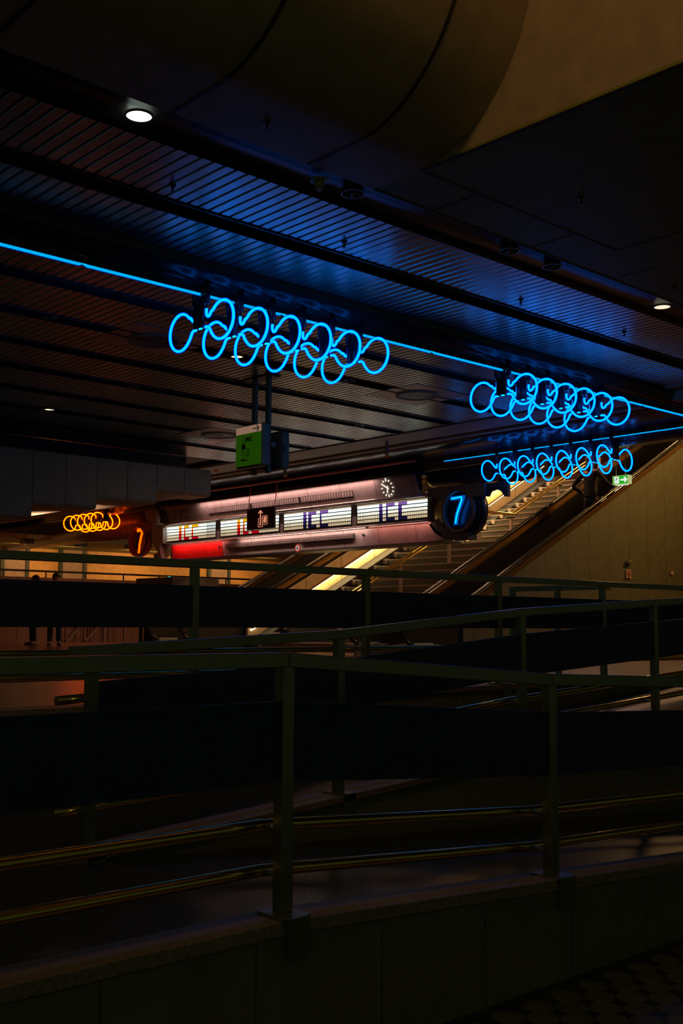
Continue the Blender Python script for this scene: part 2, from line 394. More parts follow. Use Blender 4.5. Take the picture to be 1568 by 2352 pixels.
# near band with the downlights
mb = MB(); prof = [(X0, 5.60, CEIL), (X0, 5.62, CEIL + .03), (X0, 5.90, CEIL + .03), (X0, 5.93, CEIL + .01), (X0, 5.96, CEIL - .03), (X0, 5.985, CEIL + .02)]
mb.sweep(prof, (26, 0, 0)); struct('trim_5', mb, 'channel', 'dark ceiling band holding the row of downlights')
# plates with diffusers
mb = MB()
for (cx, cy) in plates: mb.box(cx - PW + .01, cx + PW - .01, cy - .50, cy + .50, CEIL - .004, CEIL + .02)
struct('ceiling', mb, mat('diffuser_plate', (.52, .50, .42), .42, .75), 'smooth ceiling plates around the air diffusers')
# soffits at the far end
mb = MB(); mb.box(13.0, 13.86, 2, 34, CEIL - .006, CEIL + .04); mb.box(12.96, 13.0, 2, 17.4, CEIL - .02, CEIL + .03); struct('ceiling', mb, 'soffit', 'smooth soffit at the end of the slats')
# belly of the gallery above, end wall and flat ceiling
mb = MB(); prof = [(-3, 5.60, CEIL), (-3, 5.10, CEIL)]
for k in range(1, 19):
    t = pi / 2 * k / 18; prof.append((-3, 5.10 - 1.0 * sin(t), 6.10 - 1.24 * cos(t)))
prof.append((-3, 4.10, 8.2))
mb.sweep(prof, (8.44, 0, 0)); struct('ceiling', mb, 'plaster', 'rounded plaster belly of the gallery overhead')
mb = MB()
for xs in (1.22, 2.44, 3.66, 4.80):
    for a, b in zip(prof[:-2], prof[1:-1]):
        mb.bar((xs, a[1] - .002, a[2] - .002), (xs, b[1] - .002, b[2] - .002), .026, .004)
struct('trim_6', mb, 'dark', 'dark joints across the rounded ceiling')
mb = MB(); mb.box(5.44, 5.56, -4, 5.1, CEIL + .02, 8.2); struct('wall_overhead', mb, 'plaster', 'upstand wall above the flat ceiling')
mb = MB(); mb.box(-4, 5.5, -4, 5.2, 8.2, 8.3); struct('ceiling', mb, 'plaster', 'high ceiling of the void')
mb = MB(); mb.box(5.44, 24, -4, 5.60, CEIL, CEIL + .02)
struct('ceiling', mb, 'flat', 'flat dark ceiling panels')
mb = MB()
mb.box(5.44, 7.87, 5.118, 5.132, CEIL - .004, CEIL + .001); mb.box(7.86, 7.874, -4, 5.13, CEIL - .004, CEIL + .001); mb.box(5.44, 5.47, -4, 5.12, CEIL - .006, CEIL + .001)
for k in range(6): mb.box(6.06 + 1.22 * k, 6.07 + 1.22 * k, 5.13, 5.6, CEIL - .003, CEIL + .001)
mb.box(5.44, 24, 5.585, 5.6, CEIL - .006, CEIL + .002)
struct('trim_7', mb, 'dark', 'joints of the flat ceiling')
YA_ = 7.92
# beams: near one along X, far one along Y
mb = MB(); prof = []
for k in range(13):
    t = pi * k / 12; prof.append((-3, 7.93 - .21 * cos(t), CEIL + .01 - .20 * sin(t) ** .9))
mb.sweep(prof, (18.2, 0, 0)); mb.box(-3, 15.2, YA_ - .028, YA_ - .024, 4.609, 4.67); mb.box(-3, 15.2, YA_ + .024, YA_ + .028, 4.603, 4.67); struct('ceiling_beam', mb, 'beam', 'rounded dark beam carrying the near blue neon')
mb = MB(); prof = [(13.84, 2, CEIL)]
for k in range(1, 10):
    t = pi / 2 * k / 9; prof.append((13.84 + .5 * (1 - cos(t)), 2, CEIL - .15 * sin(t)))
prof += [(14.66, 2, CEIL - .17), (14.72, 2, CEIL - .19), (14.74, 2, CEIL - .30), (14.80, 2, CEIL - .345), (15.1, 2, CEIL - .345), (15.1, 2, 9.5)]
mb.sweep(prof, (0, 32, 0)); mb.box(14.636, 14.642, 7.9, 14, 4.628, 4.69); struct('ceiling_beam', mb, 'beam', 'dark beam carrying the far neon line', fix=False)
mb = MB(); mb.box(13.72, 13.86, 8.25, 34, CEIL - .05, CEIL - .006); mb.box(13.2, 15.0, 5.2, 8.28, CEIL - .14, CEIL - .01)
struct('trim_8', mb, 'soffit', 'shadow gap rail and corner box of the far beam', bevel=.03)
# atrium around the stairs
mb = MB(); mb.box(15.1, 34, 5, 34, 9.4, 9.5); struct('ceiling', mb, 'soffit', 'high ceiling over the stairs')
mb = MB(); mb.box(30.0, 30.2, 5, 34, 1.1, 9.5); struct('wall_back', mb, mat('atrium_wall', (.22, .085, .07), .55), 'reddish wall behind the top of the stairs')
mb = MB(); mb.box(25.2, 30.0, 12.9, 33.3, 5.70, 5.88); struct('floor', mb, 'floor', 'upper landing at the top of the stairs')
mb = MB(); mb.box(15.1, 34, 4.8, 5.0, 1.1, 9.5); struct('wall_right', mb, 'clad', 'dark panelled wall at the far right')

# gallery on the left far side
GY = 30.0
mb = MB(); mb.box(-4, 27, GY, GY + .15, 1.12, 3.02); struct('wall_gallery', mb, 'parapet', 'brown parapet of the far gallery')
mb = MB(); mb.box(-4, 27, GY + .15, 33.3, 2.1, 2.2); struct('floor', mb, 'dark', 'floor of the far gallery')
mb = MB(); mb.box(-4, 34, 33.3, 33.5, 1.1, 9.4); struct('wall_left', mb, 'orange', 'orange lit wall behind the gallery')
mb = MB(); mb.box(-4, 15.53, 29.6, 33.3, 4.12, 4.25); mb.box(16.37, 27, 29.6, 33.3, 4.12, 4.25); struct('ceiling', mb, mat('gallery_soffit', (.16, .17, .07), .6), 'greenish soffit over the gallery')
dn = 0
for (xa, xb) in ((3, 60), (137, 192), (478, 523)):
    dn += 1
    A = on(xa, 1300, y=33.3); B_ = on(xb, 1300, y=33.3); zt = on(xa, 1244 + dn * 2, y=33.3).z
    mb = MB(); mb.box(A.x, B_.x, 33.24, 33.3, 2.2, zt)
    d = mb.build('door_%d' % dn, 'door'); tag(d, kind='structure'); d['label'] = 'pale door in the gallery wall'
    mb = MB(); mb.box(A.x - .06, A.x + .06, 33.19, 33.3, 2.2, zt + .05); mb.box(B_.x - .06, B_.x + .06, 33.19, 33.3, 2.2, zt + .05); mb.box(A.x, B_.x, 33.19, 33.3, zt - .05, zt + .05)
    mb.build('door_frame', 'frame', d)
    mb = MB(); mb.cyl((B_.x - .30, 33.18, 3.15), (B_.x - .14, 33.18, 3.15), .018, 8); mb.build('door_handle', 'frame', d)
g = thing('gallery_railing', (13, GY + .05, 3.02), 'thin dark railing on top of the brown gallery parapet', 'railing')
mb = MB(); mb.cyl((-4, GY + .07, 3.21), (27, GY + .07, 3.21), .03, 8); mb.build('top_rail', 'frame', g)
for k in range(22):
    x = -3 + 1.33 * k; MB().box(x - .015, x + .015, GY + .05, GY + .09, 3.02, 3.19).build('post', 'frame', g)
for i, px in enumerate((63, 185, 300)):
    c = on(px, (1243, 1250, 1255)[i], y=29.9)
    s_ = thing('spotlight_box', (c.x, c.y, c.z), ['dark box spotlight under the gallery soffit, leftmost', 'dark box spotlight under the gallery soffit, second from left', 'dark box spotlight just left of the orange seven'][i], 'spotlight')
    MB().box(c.x - .16, c.x + .16, c.y - .12, c.y + .12, c.z - .07, c.z + .07).build('housing', 'black', s_)
    MB().box(c.x - .02, c.x + .02, c.y - .02, c.y + .02, c.z + .06, 4.12).build('stem', 'black', s_)
    MB().box(c.x - .10, c.x + .12, c.y - .1, c.y + .1, c.z - .085, c.z - .071).build('lens', 'lampoff', s_)

# ================================================================== RAILINGS
def railing(name, label, Y, posts, top, base, xs, hand, hy, flat_hand=None, foot=True, panels=True):
    """top(x): z of rail top; posts X list; xs: break points of the rail; hand: list of drops of the handrails"""
    t = thing(name, (posts[len(posts) // 2], Y, top(posts[0]) - 1.0), label, 'railing')
    for a, b in zip(xs[:-1], xs[1:]):
        mb = MB(); ta, tb = top(a), top(b)
        n = mb.add([(a, Y - .03, ta - .056), (b - .003, Y - .03, tb - .056), (b - .003, Y + .03, tb - .056), (a, Y + .03, ta - .056), (a, Y - .03, ta), (b - .003, Y - .03, tb), (b - .003, Y + .03, tb), (a, Y + .03, ta)])
        for q in ((0, 3, 2, 1), (4, 5, 6, 7), (0, 1, 5, 4), (1, 2, 6, 5), (2, 3, 7, 6), (3, 0, 4, 7)): mb.face([n + i for i in q])
        mb.build('top_rail', 'steel', t, bevel=.004)
    for px in posts:
        zt = top(px) - .05; zb = base(px) + .014
        p = MB().box(px - .027, px + .027, Y - .027, Y + .027, zb, zt).build('post', 'steel', t, bevel=.003)
        if foot:
            MB().box(px - .065, px + .065, Y - .085, Y + .07, zb - .014, zb).build('base_plate', 'steel', p, bevel=.002)
            MB().box(px - .05, px + .05, Y - .10, Y - .078, zb - .14, zb - .001).build('fixing_bracket', 'steel', p, bevel=.002)
    if panels:
        pp = sorted(set([xs[0]] + list(posts) + [xs[-1]]))
        for a, b in zip(pp[:-1], pp[1:]):
            if b - a < .2: continue
            a2, b2 = a + .032, b - .032; mb = MB()
            n = mb.add([(a2, Y - .008, top(a2) - .475), (b2, Y - .008, top(b2) - .475), (b2, Y + .006, top(b2) - .475), (a2, Y + .006, top(a2) - .475), (a2, Y - .008, top(a2) - .180), (b2, Y - .008, top(b2) - .180), (b2, Y + .006, top(b2) - .180), (a2, Y + .006, top(a2) - .180)])
            for q in ((0, 3, 2, 1), (4, 5, 6, 7), (0, 1, 5, 4), (1, 2, 6, 5), (2, 3, 7, 6), (3, 0, 4, 7)): mb.face([n + i for i in q])
            mb.build('infill_panel', 'navy', t, bevel=.002)
    for dz in hand:
        pts = [(x, hy, top(x) - dz) for x in xs]
        # soften the bend
        fine = []
        for a, b in zip(pts[:-1], pts[1:]):
            for k in range(6): fine.append(tuple(a[i] + (b[i] - a[i]) * k / 6 for i in range(3)))
        fine.append(pts[-1])
        h = MB().tube(fine, .0235, 14).build('handrail', 'tube', t)
        for px in posts:
            MB().cyl((px, Y + (.02 if hy > Y else -.02), top(px) - dz), (px, hy, top(px) - dz), .010, 8).build('handrail_bracket', 'steel', h)
    return t
def t1(x):
    if x < 2.65: return 1.557
    if x < 4.27: return 1.557 - .0745 * (x - 2.65)
    if x < 5.6: return 1.436 - .036 * (x - 4.27)
    return 1.388 - .06 * (x - 5.6)
def t2(x):
    if x < 4.45: return 1.549 + .046 * (x - 2.7)
    if x < 6.2: return 1.630 + .088 * (x - 4.45)
    return 1.784 + .056 * (x - 6.2)
railing('ramp_railing', 'nearest steel railing with navy panels and two handrails along the near ramp', 3.2, [-.9, .9, 2.65, 4.27, 5.95, 7.6], t1, c1, [-3, -.9, .9, 2.65, 4.27, 5.95, 7.6, 9.2], [.652, .818], 3.33)
railing('ramp_railing', 'middle steel railing with navy panels, rising to the right from its square end', 4.88, [2.80, 4.46, 6.20, 7.92, 9.6], t2, c2, [2.68, 4.46, 6.20, 7.92, 9.6, 11.2], [.652, .818, .27], 5.01)
railing('ramp_railing', 'far level steel railing with navy panels at the edge of the upper hall', 6.42, [-.6, 1.08, 2.80, 4.48, 6.16, 7.83, 9.48, 11.2], lambda x: 2.112, lambda x: 1.135, [-3, -.6, 1.08, 2.8, 4.48, 6.16, 7.83, 9.48, 11.2, 12.6], [.645, .80], 6.55)
g = thing('return_railing', (9.86, 7.2, 1.12), 'short steel railing returning from the far railing towards the escalators', 'railing')
MB().box(9.83, 9.89, 6.6, 7.9, 2.045, 2.10).build('top_rail', 'steel', g, bevel=.004)
for yy in (7.87, 7.25): MB().box(9.83, 9.88, yy - .027, yy + .027, 1.12, 2.05).build('post', 'steel', g, bevel=.003)

# ================================================================== NEON
def arc(c, r, a0, a1, n, ax):
    out = []
    for k in range(n + 1):
        t = a0 + (a1 - a0) * k / n; out.append((c[0] + r * cos(t), c[1] + r * sin(t)))
    return out
def omega(sgn, q=1.):
    """one bulb of the figure-eight in local (h, v); h grows outward; from electrode to bridge"""
    P = [(.085, .145), (.083, .105), (.095, .072), (.118, .066), (.140, .080), (.158, .108)]
    P = [(h * q, v) for h, v in P]
    P += arc((.315 * (q if q == 1 else .62), .0), .172, R(141), R(-141), 26, 0)
    P += [(h * q, v) for h, v in [(.158, -.082), (.142, -.052), (.125, -.030), (.100, -.022), (.07, -.022)]]
    # smooth (Chaikin)
    for _ in range(2):
        Q = [P[0]]
        for a, b in zip(P[:-1], P[1:]):
            Q += [(.75 * a[0] + .25 * b[0], .75 * a[1] + .25 * b[1]), (.25 * a[0] + .75 * b[0], .25 * a[1] + .75 * b[1])]
        Q.append(P[-1]); P = Q
    return [(sgn * h, v) for (h, v) in P]
def loop_light(cx, cy, cz, axis, top, core, halo, label, group, S=1.0, q_=1.):
    """figure-eight neon lamp. axis = direction the two bulbs spread ('x' or 'y')"""
    t = thing('neon_loop_light', (cx, cy, cz), label, 'neon light', group)
    def P(h, v, dpt=0.):
        return (cx + h * S, cy + dpt, cz + v * S) if axis == 'x' else (cx + dpt, cy + h * S, cz + v * S)
    for sg in (-1, 1):
        path = [P(h, v) for h, v in omega(sg, q_)]
        q = MB().tube(path, .0122 * S, 8).build('neon_tube', core, t)
        MB().tube(path, .0182 * S, 10, cap=False).build('halo_shell', halo, q)  # glow halo painted as a shell around the neon core
        a = P(sg * .085, .145); b = P(sg * .085, (top - cz) / S)
        hz = top - cz
        MB().cyl(P(sg * .088, .185), P(sg * .088, hz / S), .030 * S, 12).build('transformer_can', 'bracket', t)
        MB().cyl(P(sg * .085, .14), P(sg * .085, .188), .008 * S, 8).build('electrode', 'bracket', t)
    q = MB().tube([P(-.018, -.022), P(.018, -.022)], .0105 * S, 8).build('neon_link', core, t)
    for sg in (-1, 1):
        mb = MB()
        pl = [P(sg * .045 + e[0], e[1], -.03) for e in arc((0, 0), .028, pi, 2 * pi, 8, 0)]
        pl += [P(sg * .045 + .028, (top - cz) / S * .5, -.03), P(sg * .045 - .028, (top - cz) / S * .5, -.03)]
        mb.prism(pl, (0, .008, 0) if axis == 'x' else (.008, 0, 0)); mb.build('bracket_plate', 'bracket', t)
    a = P(-.07, .20, .0); b = P(.07, (top - cz) / S, .0)
    if axis == 'x': MB().box(cx - .035, cx + .035, cy - .015, cy + .015, cz - .02, top).build('hanger', 'bracket', t)
    else: MB().box(cx - .015, cx + .015, cy - .035, cy + .035, cz - .02, top).build('hanger', 'bracket', t)
    return t
ORD = ['first', 'second', 'third', 'fourth', 'fifth', 'sixth', 'seventh']
YA = 7.92; ZN = 4.62; XB = 14.70
k = 1.0426
zr = 1.66 + (4.186 - 1.66) * k
for i in range(6):
    loop_light((5.316 + (7.12 - 5.316) * i / 5) * k, YA, zr + .02, 'y', CEIL - .16, 'blueneon', 'bluehalo', '%s from the left of six blue neon loops nearest the camera' % ORD[i], 'near blue neon loops')
for i in range(6):
    loop_light((9.382 + (11.16 - 9.382) * i / 5) * k, YA, zr + .04, 'y', CEIL - .16, 'blueneon', 'bluehalo', '%s from the left of six blue neon loops at right on the near beam' % ORD[i], 'right blue neon loops')
for i in range(7):
    loop_light(XB, (11.491 + (9.28 - 11.491) * i / 6) * k, zr, 'x', CEIL - .18, 'blueneon', 'bluehalo', '%s from the left of seven blue neon loops before the stairs' % ORD[i], 'far blue neon loops')
for i in range(5):
    loop_light(XB, on(179 + 15.8 * i, 1197, x=XB).y, zr + .045, 'x', CEIL - .18, 'redneon', 'redhalo', '%s from the left of the five glowing red and yellow neon loops' % ORD[i], 'red neon loops', S=1.15, q_=.4)
# straight neon tubes in segments, with bent ends
def neon_line(a, b, joints, core, halo, label):
    t = thing('neon_line', a, label, 'neon light'); a = Vector(a); b = Vector(b); d = b - a
    J = [0.] + joints + [1.]
    for p, q in zip(J[:-1], J[1:]):
        u = a + d * p; v = a + d * q; dn_ = d.normalized()
        pts = [u + dn_ * .012 + Vector((0, 0, .035)), u + dn_ * .014 + Vector((0, 0, .012)), u + dn_ * .035, v - dn_ * .035, v - dn_ * .014 + Vector((0, 0, .012)), v - dn_ * .012 + Vector((0, 0, .035))]
        g = MB().tube(pts, .0125, 8).build('neon_tube', core, t); MB().tube(pts[1:-1], .0185, 10, cap=False).build('halo_shell', halo, g)  # each segment gets a shell that imitates its halo
    return t
def fr(px, py): return None
YN = YA + .0
jA = [(on(xx, yy, y=YN).x + 2.0) / 16.6 for xx, yy in ((190, 607), (648, 726), (992, 808), (1477, 922))]
neon_line((-2.0, YN, 4.604), (14.6, YN, 4.604), jA, 'blueline', 'linehalo', 'long straight blue neon tube under the near beam, running left to right')
yb0 = on(1020, 1062, x=XB).y
jB = sorted([(yb0 - on(xx, yy, x=XB).y) / (yb0 - 7.92) for xx, yy in ((1190, 1038), (1411, 1007))])
neon_line((XB - .03, yb0, ZN + .01), (XB - .03, 7.95, ZN + .01), jB, 'blueline', 'linehalo', 'straight blue neon tube on the far beam, ending above the blue seven')

# ================================================================== CYLINDRICAL DUCT + DISPLAY BOARD + NUMBER DRUMS
def bz(z): return 1.66 + (z - 1.66) * k
def rounded_cyl(mb, y0, y1, x, z, r, seg=32):
    pts = []; rad = []
    for i in range(5):
        t = pi / 2 * i / 4; pts.append((x, y0 + .12 * (1 - sin(t)), z)); rad.append(r - .12 + .12 * cos(t) if i else r - .0)
    pts = [(x, y0, z), (x, y0 + .03, z), (x, y0 + .10, z), (x, y0 + .2, z), (x, y1, z)]; rad = [r - .16, r - .07, r - .015, r, r]
    mb.tube(pts, rad, seg)
d = thing('duct_cylinder', (15.4, 12.9, 4.5), 'dark rounded duct cylinder above the blue seven', 'duct')
mb = MB(); mb.tube([(15.41, 12.3, 4.56), (15.41, 14.10, 4.56), (15.41, 14.2, 4.56), (15.41, 14.25, 4.56)], [.29, .29, .26, .18], 32); mb.build('casing', 'cyl', d)
mb = MB(); mb.tube([(15.48, 11.84, 4.56), (15.48, 11.87, 4.56), (15.48, 11.96, 4.56), (15.48, 12.08, 4.56), (15.48, 12.55, 4.56), (15.48, 12.68, 4.56), (15.48, 12.77, 4.56), (15.48, 12.8, 4.56)], [.15, .24, .30, .32, .32, .30, .24, .15], 32); mb.build('gloss_end_cap', 'blackgloss', d)
d = thing('duct_cylinder', (15.2, 26, 4.2), 'dark red-lit duct cylinder running left from the board behind the red neon', 'duct')
mb = MB(); mb.tube([(15.95, 22.6, 4.38), (15.95, 33.25, 4.38)], .40, 32); mb.build('casing', 'cylred', d)

bd = thing('departure_board', (15.0, 18, 3.2), 'long flap display board with four lit windows, clock and vents', 'display board')
YL, YR = 22.22, 13.60
# top panel : leaning, lower edge back a little
def face_strip(mb, x0, z0, x1, z1, ya, yb, th=.03):
    mb.prism([(x0, ya, z0), (x1, ya, z1), (x1 + th, ya, z1), (x0 + th, ya, z0)], (0, yb - ya, 0))
mb = MB(); face_strip(mb, 14.62, 4.46, 14.74, 4.10, 13.95, 22.22); mb.build('upper_panel', 'board', bd)
mb = MB(); mb.box(14.56, 15.2, 13.95, 22.5, 4.46, 4.51); mb.build('top_cornice', 'boarddark', bd)
mb = MB(); mb.box(14.44, 14.46, 13.9, 22.2, 4.43, 4.52); mb.box(14.44, 14.56, 13.9, 22.2, 4.50, 4.52); mb.build('lamp_trough', 'boarddark', bd)
mb = MB(); mb.box(14.74, 14.80, YR, YL, 3.57, 4.10); mb.build('window_frame', 'board', bd)
mb = MB(); mb.box(14.80, 15.3, YR, YL, 3.22, 4.10); mb.box(14.80, 15.2, 14.3, YL, 4.10, 4.46); mb.build('body', 'boarddark', bd)
for zc, r, nm in ((4.055, .034, 'upper_tube'), (3.555, .030, 'lower_tube')):
    MB().cyl((14.69, YR - (.0), zc), (14.69, YL + .15, zc), r, 16).build(nm, 'boardtube', bd)
mb = MB(); yr_ = on(511, 1270, x=14.77).y; face_strip(mb, 14.74, 3.545, 14.80, 3.19, YR - .25, yr_); mb.build('lower_panel', 'board', bd)
mb = MB(); face_strip(mb, 14.735, 3.545, 14.795, 3.19, yr_ + .01, YL - .1); g = mb.build('lower_panel', mat('red_panel', (.80, .02, .02), .35, .2), bd); tag(g, 'red lower panel at the left end')
mb = MB(); mb.box(14.76, 15.3, 13.4, 22.4, 3.17, 3.20); mb.build('underside', 'boarddark', bd)
# vents
n_ = 62; ya, yb = on(810, 1127, x=14.68).y, on(478, 1167, x=14.68).y
def lean(z, o=0.): return 14.60 + (4.46 - z) * .333 + .02 + o
mb = MB(); mb.prism([(lean(4.305, -.012), ya, 4.305), (lean(4.175, -.012), ya, 4.175), (lean(4.175, .01), ya, 4.175), (lean(4.305, .01), ya, 4.305)], (0, yb - ya, 0)); v = mb.build('upper_vent', 'boarddark', bd)
mb = MB()
for i in range(n_):
    y = ya + (yb - ya) * (i + .2) / n_; wv = (yb - ya) / n_ * .62
    if i % 21 == 20: continue
    mb.prism([(lean(4.295, -.02), y, 4.295), (lean(4.19, -.034), y, 4.19), (lean(4.19, -.01), y, 4.19), (lean(4.295, -.01), y, 4.295)], (0, wv, 0))
mb.build('vent_fins', 'board', v)
mb = MB(); ya, yb = on(815, 1232, x=14.76).y, on(521, 1255, x=14.76).y
mb.box(14.722, 14.765, ya, yb, 3.360, 3.462); g = mb.build('lower_vent', 'boarddark', bd); tag(g, 'dark slot with two rows of pale fins')
mb = MB(); n_ = 96
for i in range(n_):
    y = ya + .03 + (yb - ya - .06) * (i + .5) / n_
    for (za, zb) in ((3.415, 3.445), (3.374, 3.404)): mb.box(14.714, 14.725, y - .012, y + .010, za, zb)
mb.build('vent_fins', 'boardtube', g)
# hatch
mb = MB(); a = on(404, 1174, x=14.69); b = on(438, 1189, x=14.69)
mb.box(14.66, 14.672, min(a.y, b.y), max(a.y, b.y), b.z, b.z + .012); mb.box(14.645, 14.66, min(a.y, b.y), max(a.y, b.y), a.z, a.z + .012); mb.box(14.65, 14.67, a.y - .26, a.y - .24, b.z, a.z); mb.build('access_hatch', 'boarddark', bd)
for (px, py) in ((504, 1256), (835, 1229)):
    c = on(px, py, x=14.75); MB().cyl((14.72, c.y, c.z), (14.78, c.y, c.z), .025, 14).build('knob', 'black', bd)
# round emblem
c = on(686, 1260, x=14.77); MB().cyl((14.735, c.y, c.z + .01), (14.76, c.y, c.z + .01), .072, 28).build('round_emblem', emit('emblem_pale', (1, .75, .6), .55), bd)
mb = MB(); mb.ring((14.73, c.y, c.z + .01), 'x', .062, .082, .02, 30); mb.build('emblem_ring', emit('emblem_red', (.45, .02, .02), .7), bd)
mb = MB(); mb.box(14.728, 14.736, c.y - .045, c.y + .045, c.z - .012, c.z - .004); mb.bar((14.73, c.y + .03, c.z - .02), (14.73, c.y, c.z + .055), .006, .006); mb.bar((14.73, c.y - .03, c.z - .02), (14.73, c.y, c.z + .055), .006, .006); mb.bar((14.73, c.y, c.z - .04), (14.73, c.y, c.z + .055), .006, .006)
mb.build('emblem_mark', 'black', bd)
# windows
WH = [emit('flap_white_%d' % i, c_, s_) for i, (c_, s_) in enumerate((((.80, .95, .90), 1.9), ((.80, .93, .86), 1.4), ((.90, .88, .74), 1.1), ((.92, .78, .52), .9), ((.88, .66, .40), .8)))]
RD = [emit('flap_red_%d' % i, c_, 1.) for i, c_ in enumerate(((1., .45, .0), (1., .20, .0), (.85, .03, .0), (.65, .0, .0), (.50, .0, .01)))]
PU = [emit('flap_violet_%d' % i, c_, 1.) for i, c_ in enumerate(((.22, .10, .40), (.10, .04, .26), (.045, .02, .15), (.02, .012, .08), (.008, .008, .04)))]
wins = [((378, 496), RD, (.312, .343, .394, .43, .505, .547, .585, .67)), ((507, 640.5), RD, (.312, .343, .394, .43, .505, .547, .585, .67)),
        ((652.5, 806), PU, (.305, .343, .385, .423, .50, .546, .58, .667)), ((820.5, 981.5), PU, (.332, .375, .425, .46, .553, .60, .64, .73))]
for wi, ((pa, pb), PC, fr_) in enumerate(wins):
    yl = on(pa, 1190, x=14.735).y; yr = on(pb, 1170, x=14.735).y; z0, z1 = 3.635, 3.985
    mb = MB(); mb.box(14.738, 14.745, yr - .03, yl + .03, z0 - .02, z1 + .02)
    g = mb.build('display_window', 'black', bd); tag(g, 'lit flap window showing ICC in ' + ('red and orange' if wi < 2 else 'violet'))
    mb = MB(); nc = 40; rh = (z1 - z0) / 5
    for rwi in range(5):
        zt = z1 - rh * rwi - .006; zb = zt - rh * .74; fill = (.97, .93, .80, .70, .62)[rwi]
        for c_ in range(nc):
            f0 = c_ / nc; fm = (c_ + .5) / nc; wcell = fill
            i0, i1, c0, cs, c1_, e0, es, e1 = fr_
            col = (i0 <= fm <= i1) or (c0 <= fm <= (c1_ if rwi in (0, 4) else cs)) or (e0 <= fm <= (e1 if rwi in (0, 4) else es))
            if wi == 0 and fm > .83: wcell = .45
            if c_ in (1, 3): wcell = .8 * fill
            y_a = yl + (yr - yl) * (f0 + (1 - wcell) / 2 / nc); y_b = yl + (yr - yl) * (f0 + (1 - (1 - wcell) / 2) / nc)
            mb.m = rwi + (5 if col else 0)
            mb.box(14.731, 14.736, y_b, y_a, zb, zt)
    mb.build('flap_rows', WH + PC, g, fix=False)
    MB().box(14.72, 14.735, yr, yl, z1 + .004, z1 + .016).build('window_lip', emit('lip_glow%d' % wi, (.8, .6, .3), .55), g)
# clock
c = on(889, 1121, x=14.67); S = .20
cl = thing('wall_clock', (14.66, c.y, c.z), 'round clock of pale hour strokes and two hands on the board', 'clock')
mb = MB()
def R2(c, a, r0, r1, w_, mb, x=14.66):
    dy, dz = -sin(a), cos(a); s_y, s_z = -cos(a), -sin(a)
    def q(r, s_): zz = c.z + dz * r + s_z * s_; return (14.60 + (4.46 - zz) * .333, c.y + dy * r + s_y * s_, zz)
    mb.prism([q(r0, -w_), q(r0, w_), q(r1, w_), q(r1, -w_)], (.01, 0, 0))
for h in range(12):
    if h == 10: continue
    a = 2 * pi * h / 12; R2(c, a, .125 if h % 6 else .12, .165 if h % 6 else .185, .008, mb)
mb.build('hour_marks', 'clock', cl)
mb = MB(); R2(c, R(-58), -.03, .165, .010, mb); mb.build('minute_hand', 'clock', cl)
mb = MB(); R2(c, R(196), -.04, .095, .008, mb); mb.build('hour_hand', 'clock', cl)
mb = MB(); R2(c, 0, .20, .212, .006, mb); mb.build('top_mark', 'clock', cl)

def seven(cx, cy, cz, w_, h_, flat, core, parent, tube=True):
    P = lambda u, v, dx=0.: (cx + dx, cy - u * w_, cz + v * h_)
    out = [(-.5, .5), (.5, .5), (.5, .36), (.36, .20), (.14, -.05), (.0, -.5), (-.28, -.5), (-.14, -.1), (.06, .14), (.26, .35), (-.5, .35)]
    out = [(-.5, .5), (.52, .5), (.52, .38), (.30, .12), (.08, -.16), (-.02, -.5), (-.27, -.5), (-.18, -.16), (.02, .14), (.24, .36), (-.5, .36)]
    MB().prism([P(u, v) for u, v in out], (.02, 0, 0)).build('digit_face', flat, parent)
    if tube:
        pts = [P(-.33, .41, -.03), P(.30, .44, -.03), P(.42, .43, -.03), P(.42, .36, -.03), P(.28, .14, -.03), P(.10, -.10, -.03), P(.0, -.30, -.03), P(-.04, -.45, -.03)]
        MB().tube(pts, .011, 8).build('neon_tube', core, parent)
# blue seven drum
YC, ZC = 12.90, 3.70
dr = thing('number_drum', (14.9, YC, ZC), 'round dark drum showing a glowing blue seven at the board end', 'sign')
mb = MB(); mb.ring((14.62, YC, ZC), 'x', .345, .39, .09, 48); g = mb.build('front_ring', mat('drum_ring', (.20, .14, .10), .4, .3), dr)
MB().cyl((14.76, YC, ZC), (14.80, YC, ZC), .37, 48).build('drum_face', mat('drum_face', (.006, .014, .02), .3), dr)
mb = MB(); mb.ring((14.71, YC - .0, ZC), 'x', .35, .44, .06, 48); mb.build('middle_ring', 'black', dr)
mb = MB(); mb.ring((14.78, YC - .0, ZC), 'x', .35, .47, .14, 48); mb.build('rear_ring', 'cyl', dr)
mb = MB(); mb.ring((14.66, YC + .30, ZC), 'x', .40, .455, .30, 40, R(-75), R(65)); mb.build('side_cup', mat('cup', (.09, .07, .05), .4, .2), dr)
mb = MB()
yk = [(1093 - 0, 1150)]
def pp(px, py, x): v = on(px, py, x=x); return (x, v.y, v.z)
MB().prism([pp(q[0], q[1], 14.60) for q in ((981, 1122), (1112, 1108), (1112, 1138), (1074, 1142), (1068, 1130), (1058, 1125), (1044, 1125), (1032, 1131), (1020, 1148), (1003, 1149), (998, 1140), (982, 1142))], (.06, 0, 0)).build('yoke_plate', mat('yoke', (.10, .09, .065), .45, .2), dr)
MB().prism([pp(q[0], q[1], 14.66) for q in ((985, 1205), (1000, 1225), (1020, 1239), (1074, 1239), (1074, 1222), (1040, 1222), (1020, 1210), (1005, 1190))], (.25, 0, 0)).build('foot_plate', 'yokem', dr)
MB().prism([pp(q[0], q[1], 14.9) for q in ((1112, 1110), (1165, 1104), (1165, 1140), (1158, 1140), (1150, 1128), (1138, 1123), (1124, 1128), (1118, 1140), (1112, 1140))], (.08, 0, 0)).build('side_yoke', 'yokem', dr)
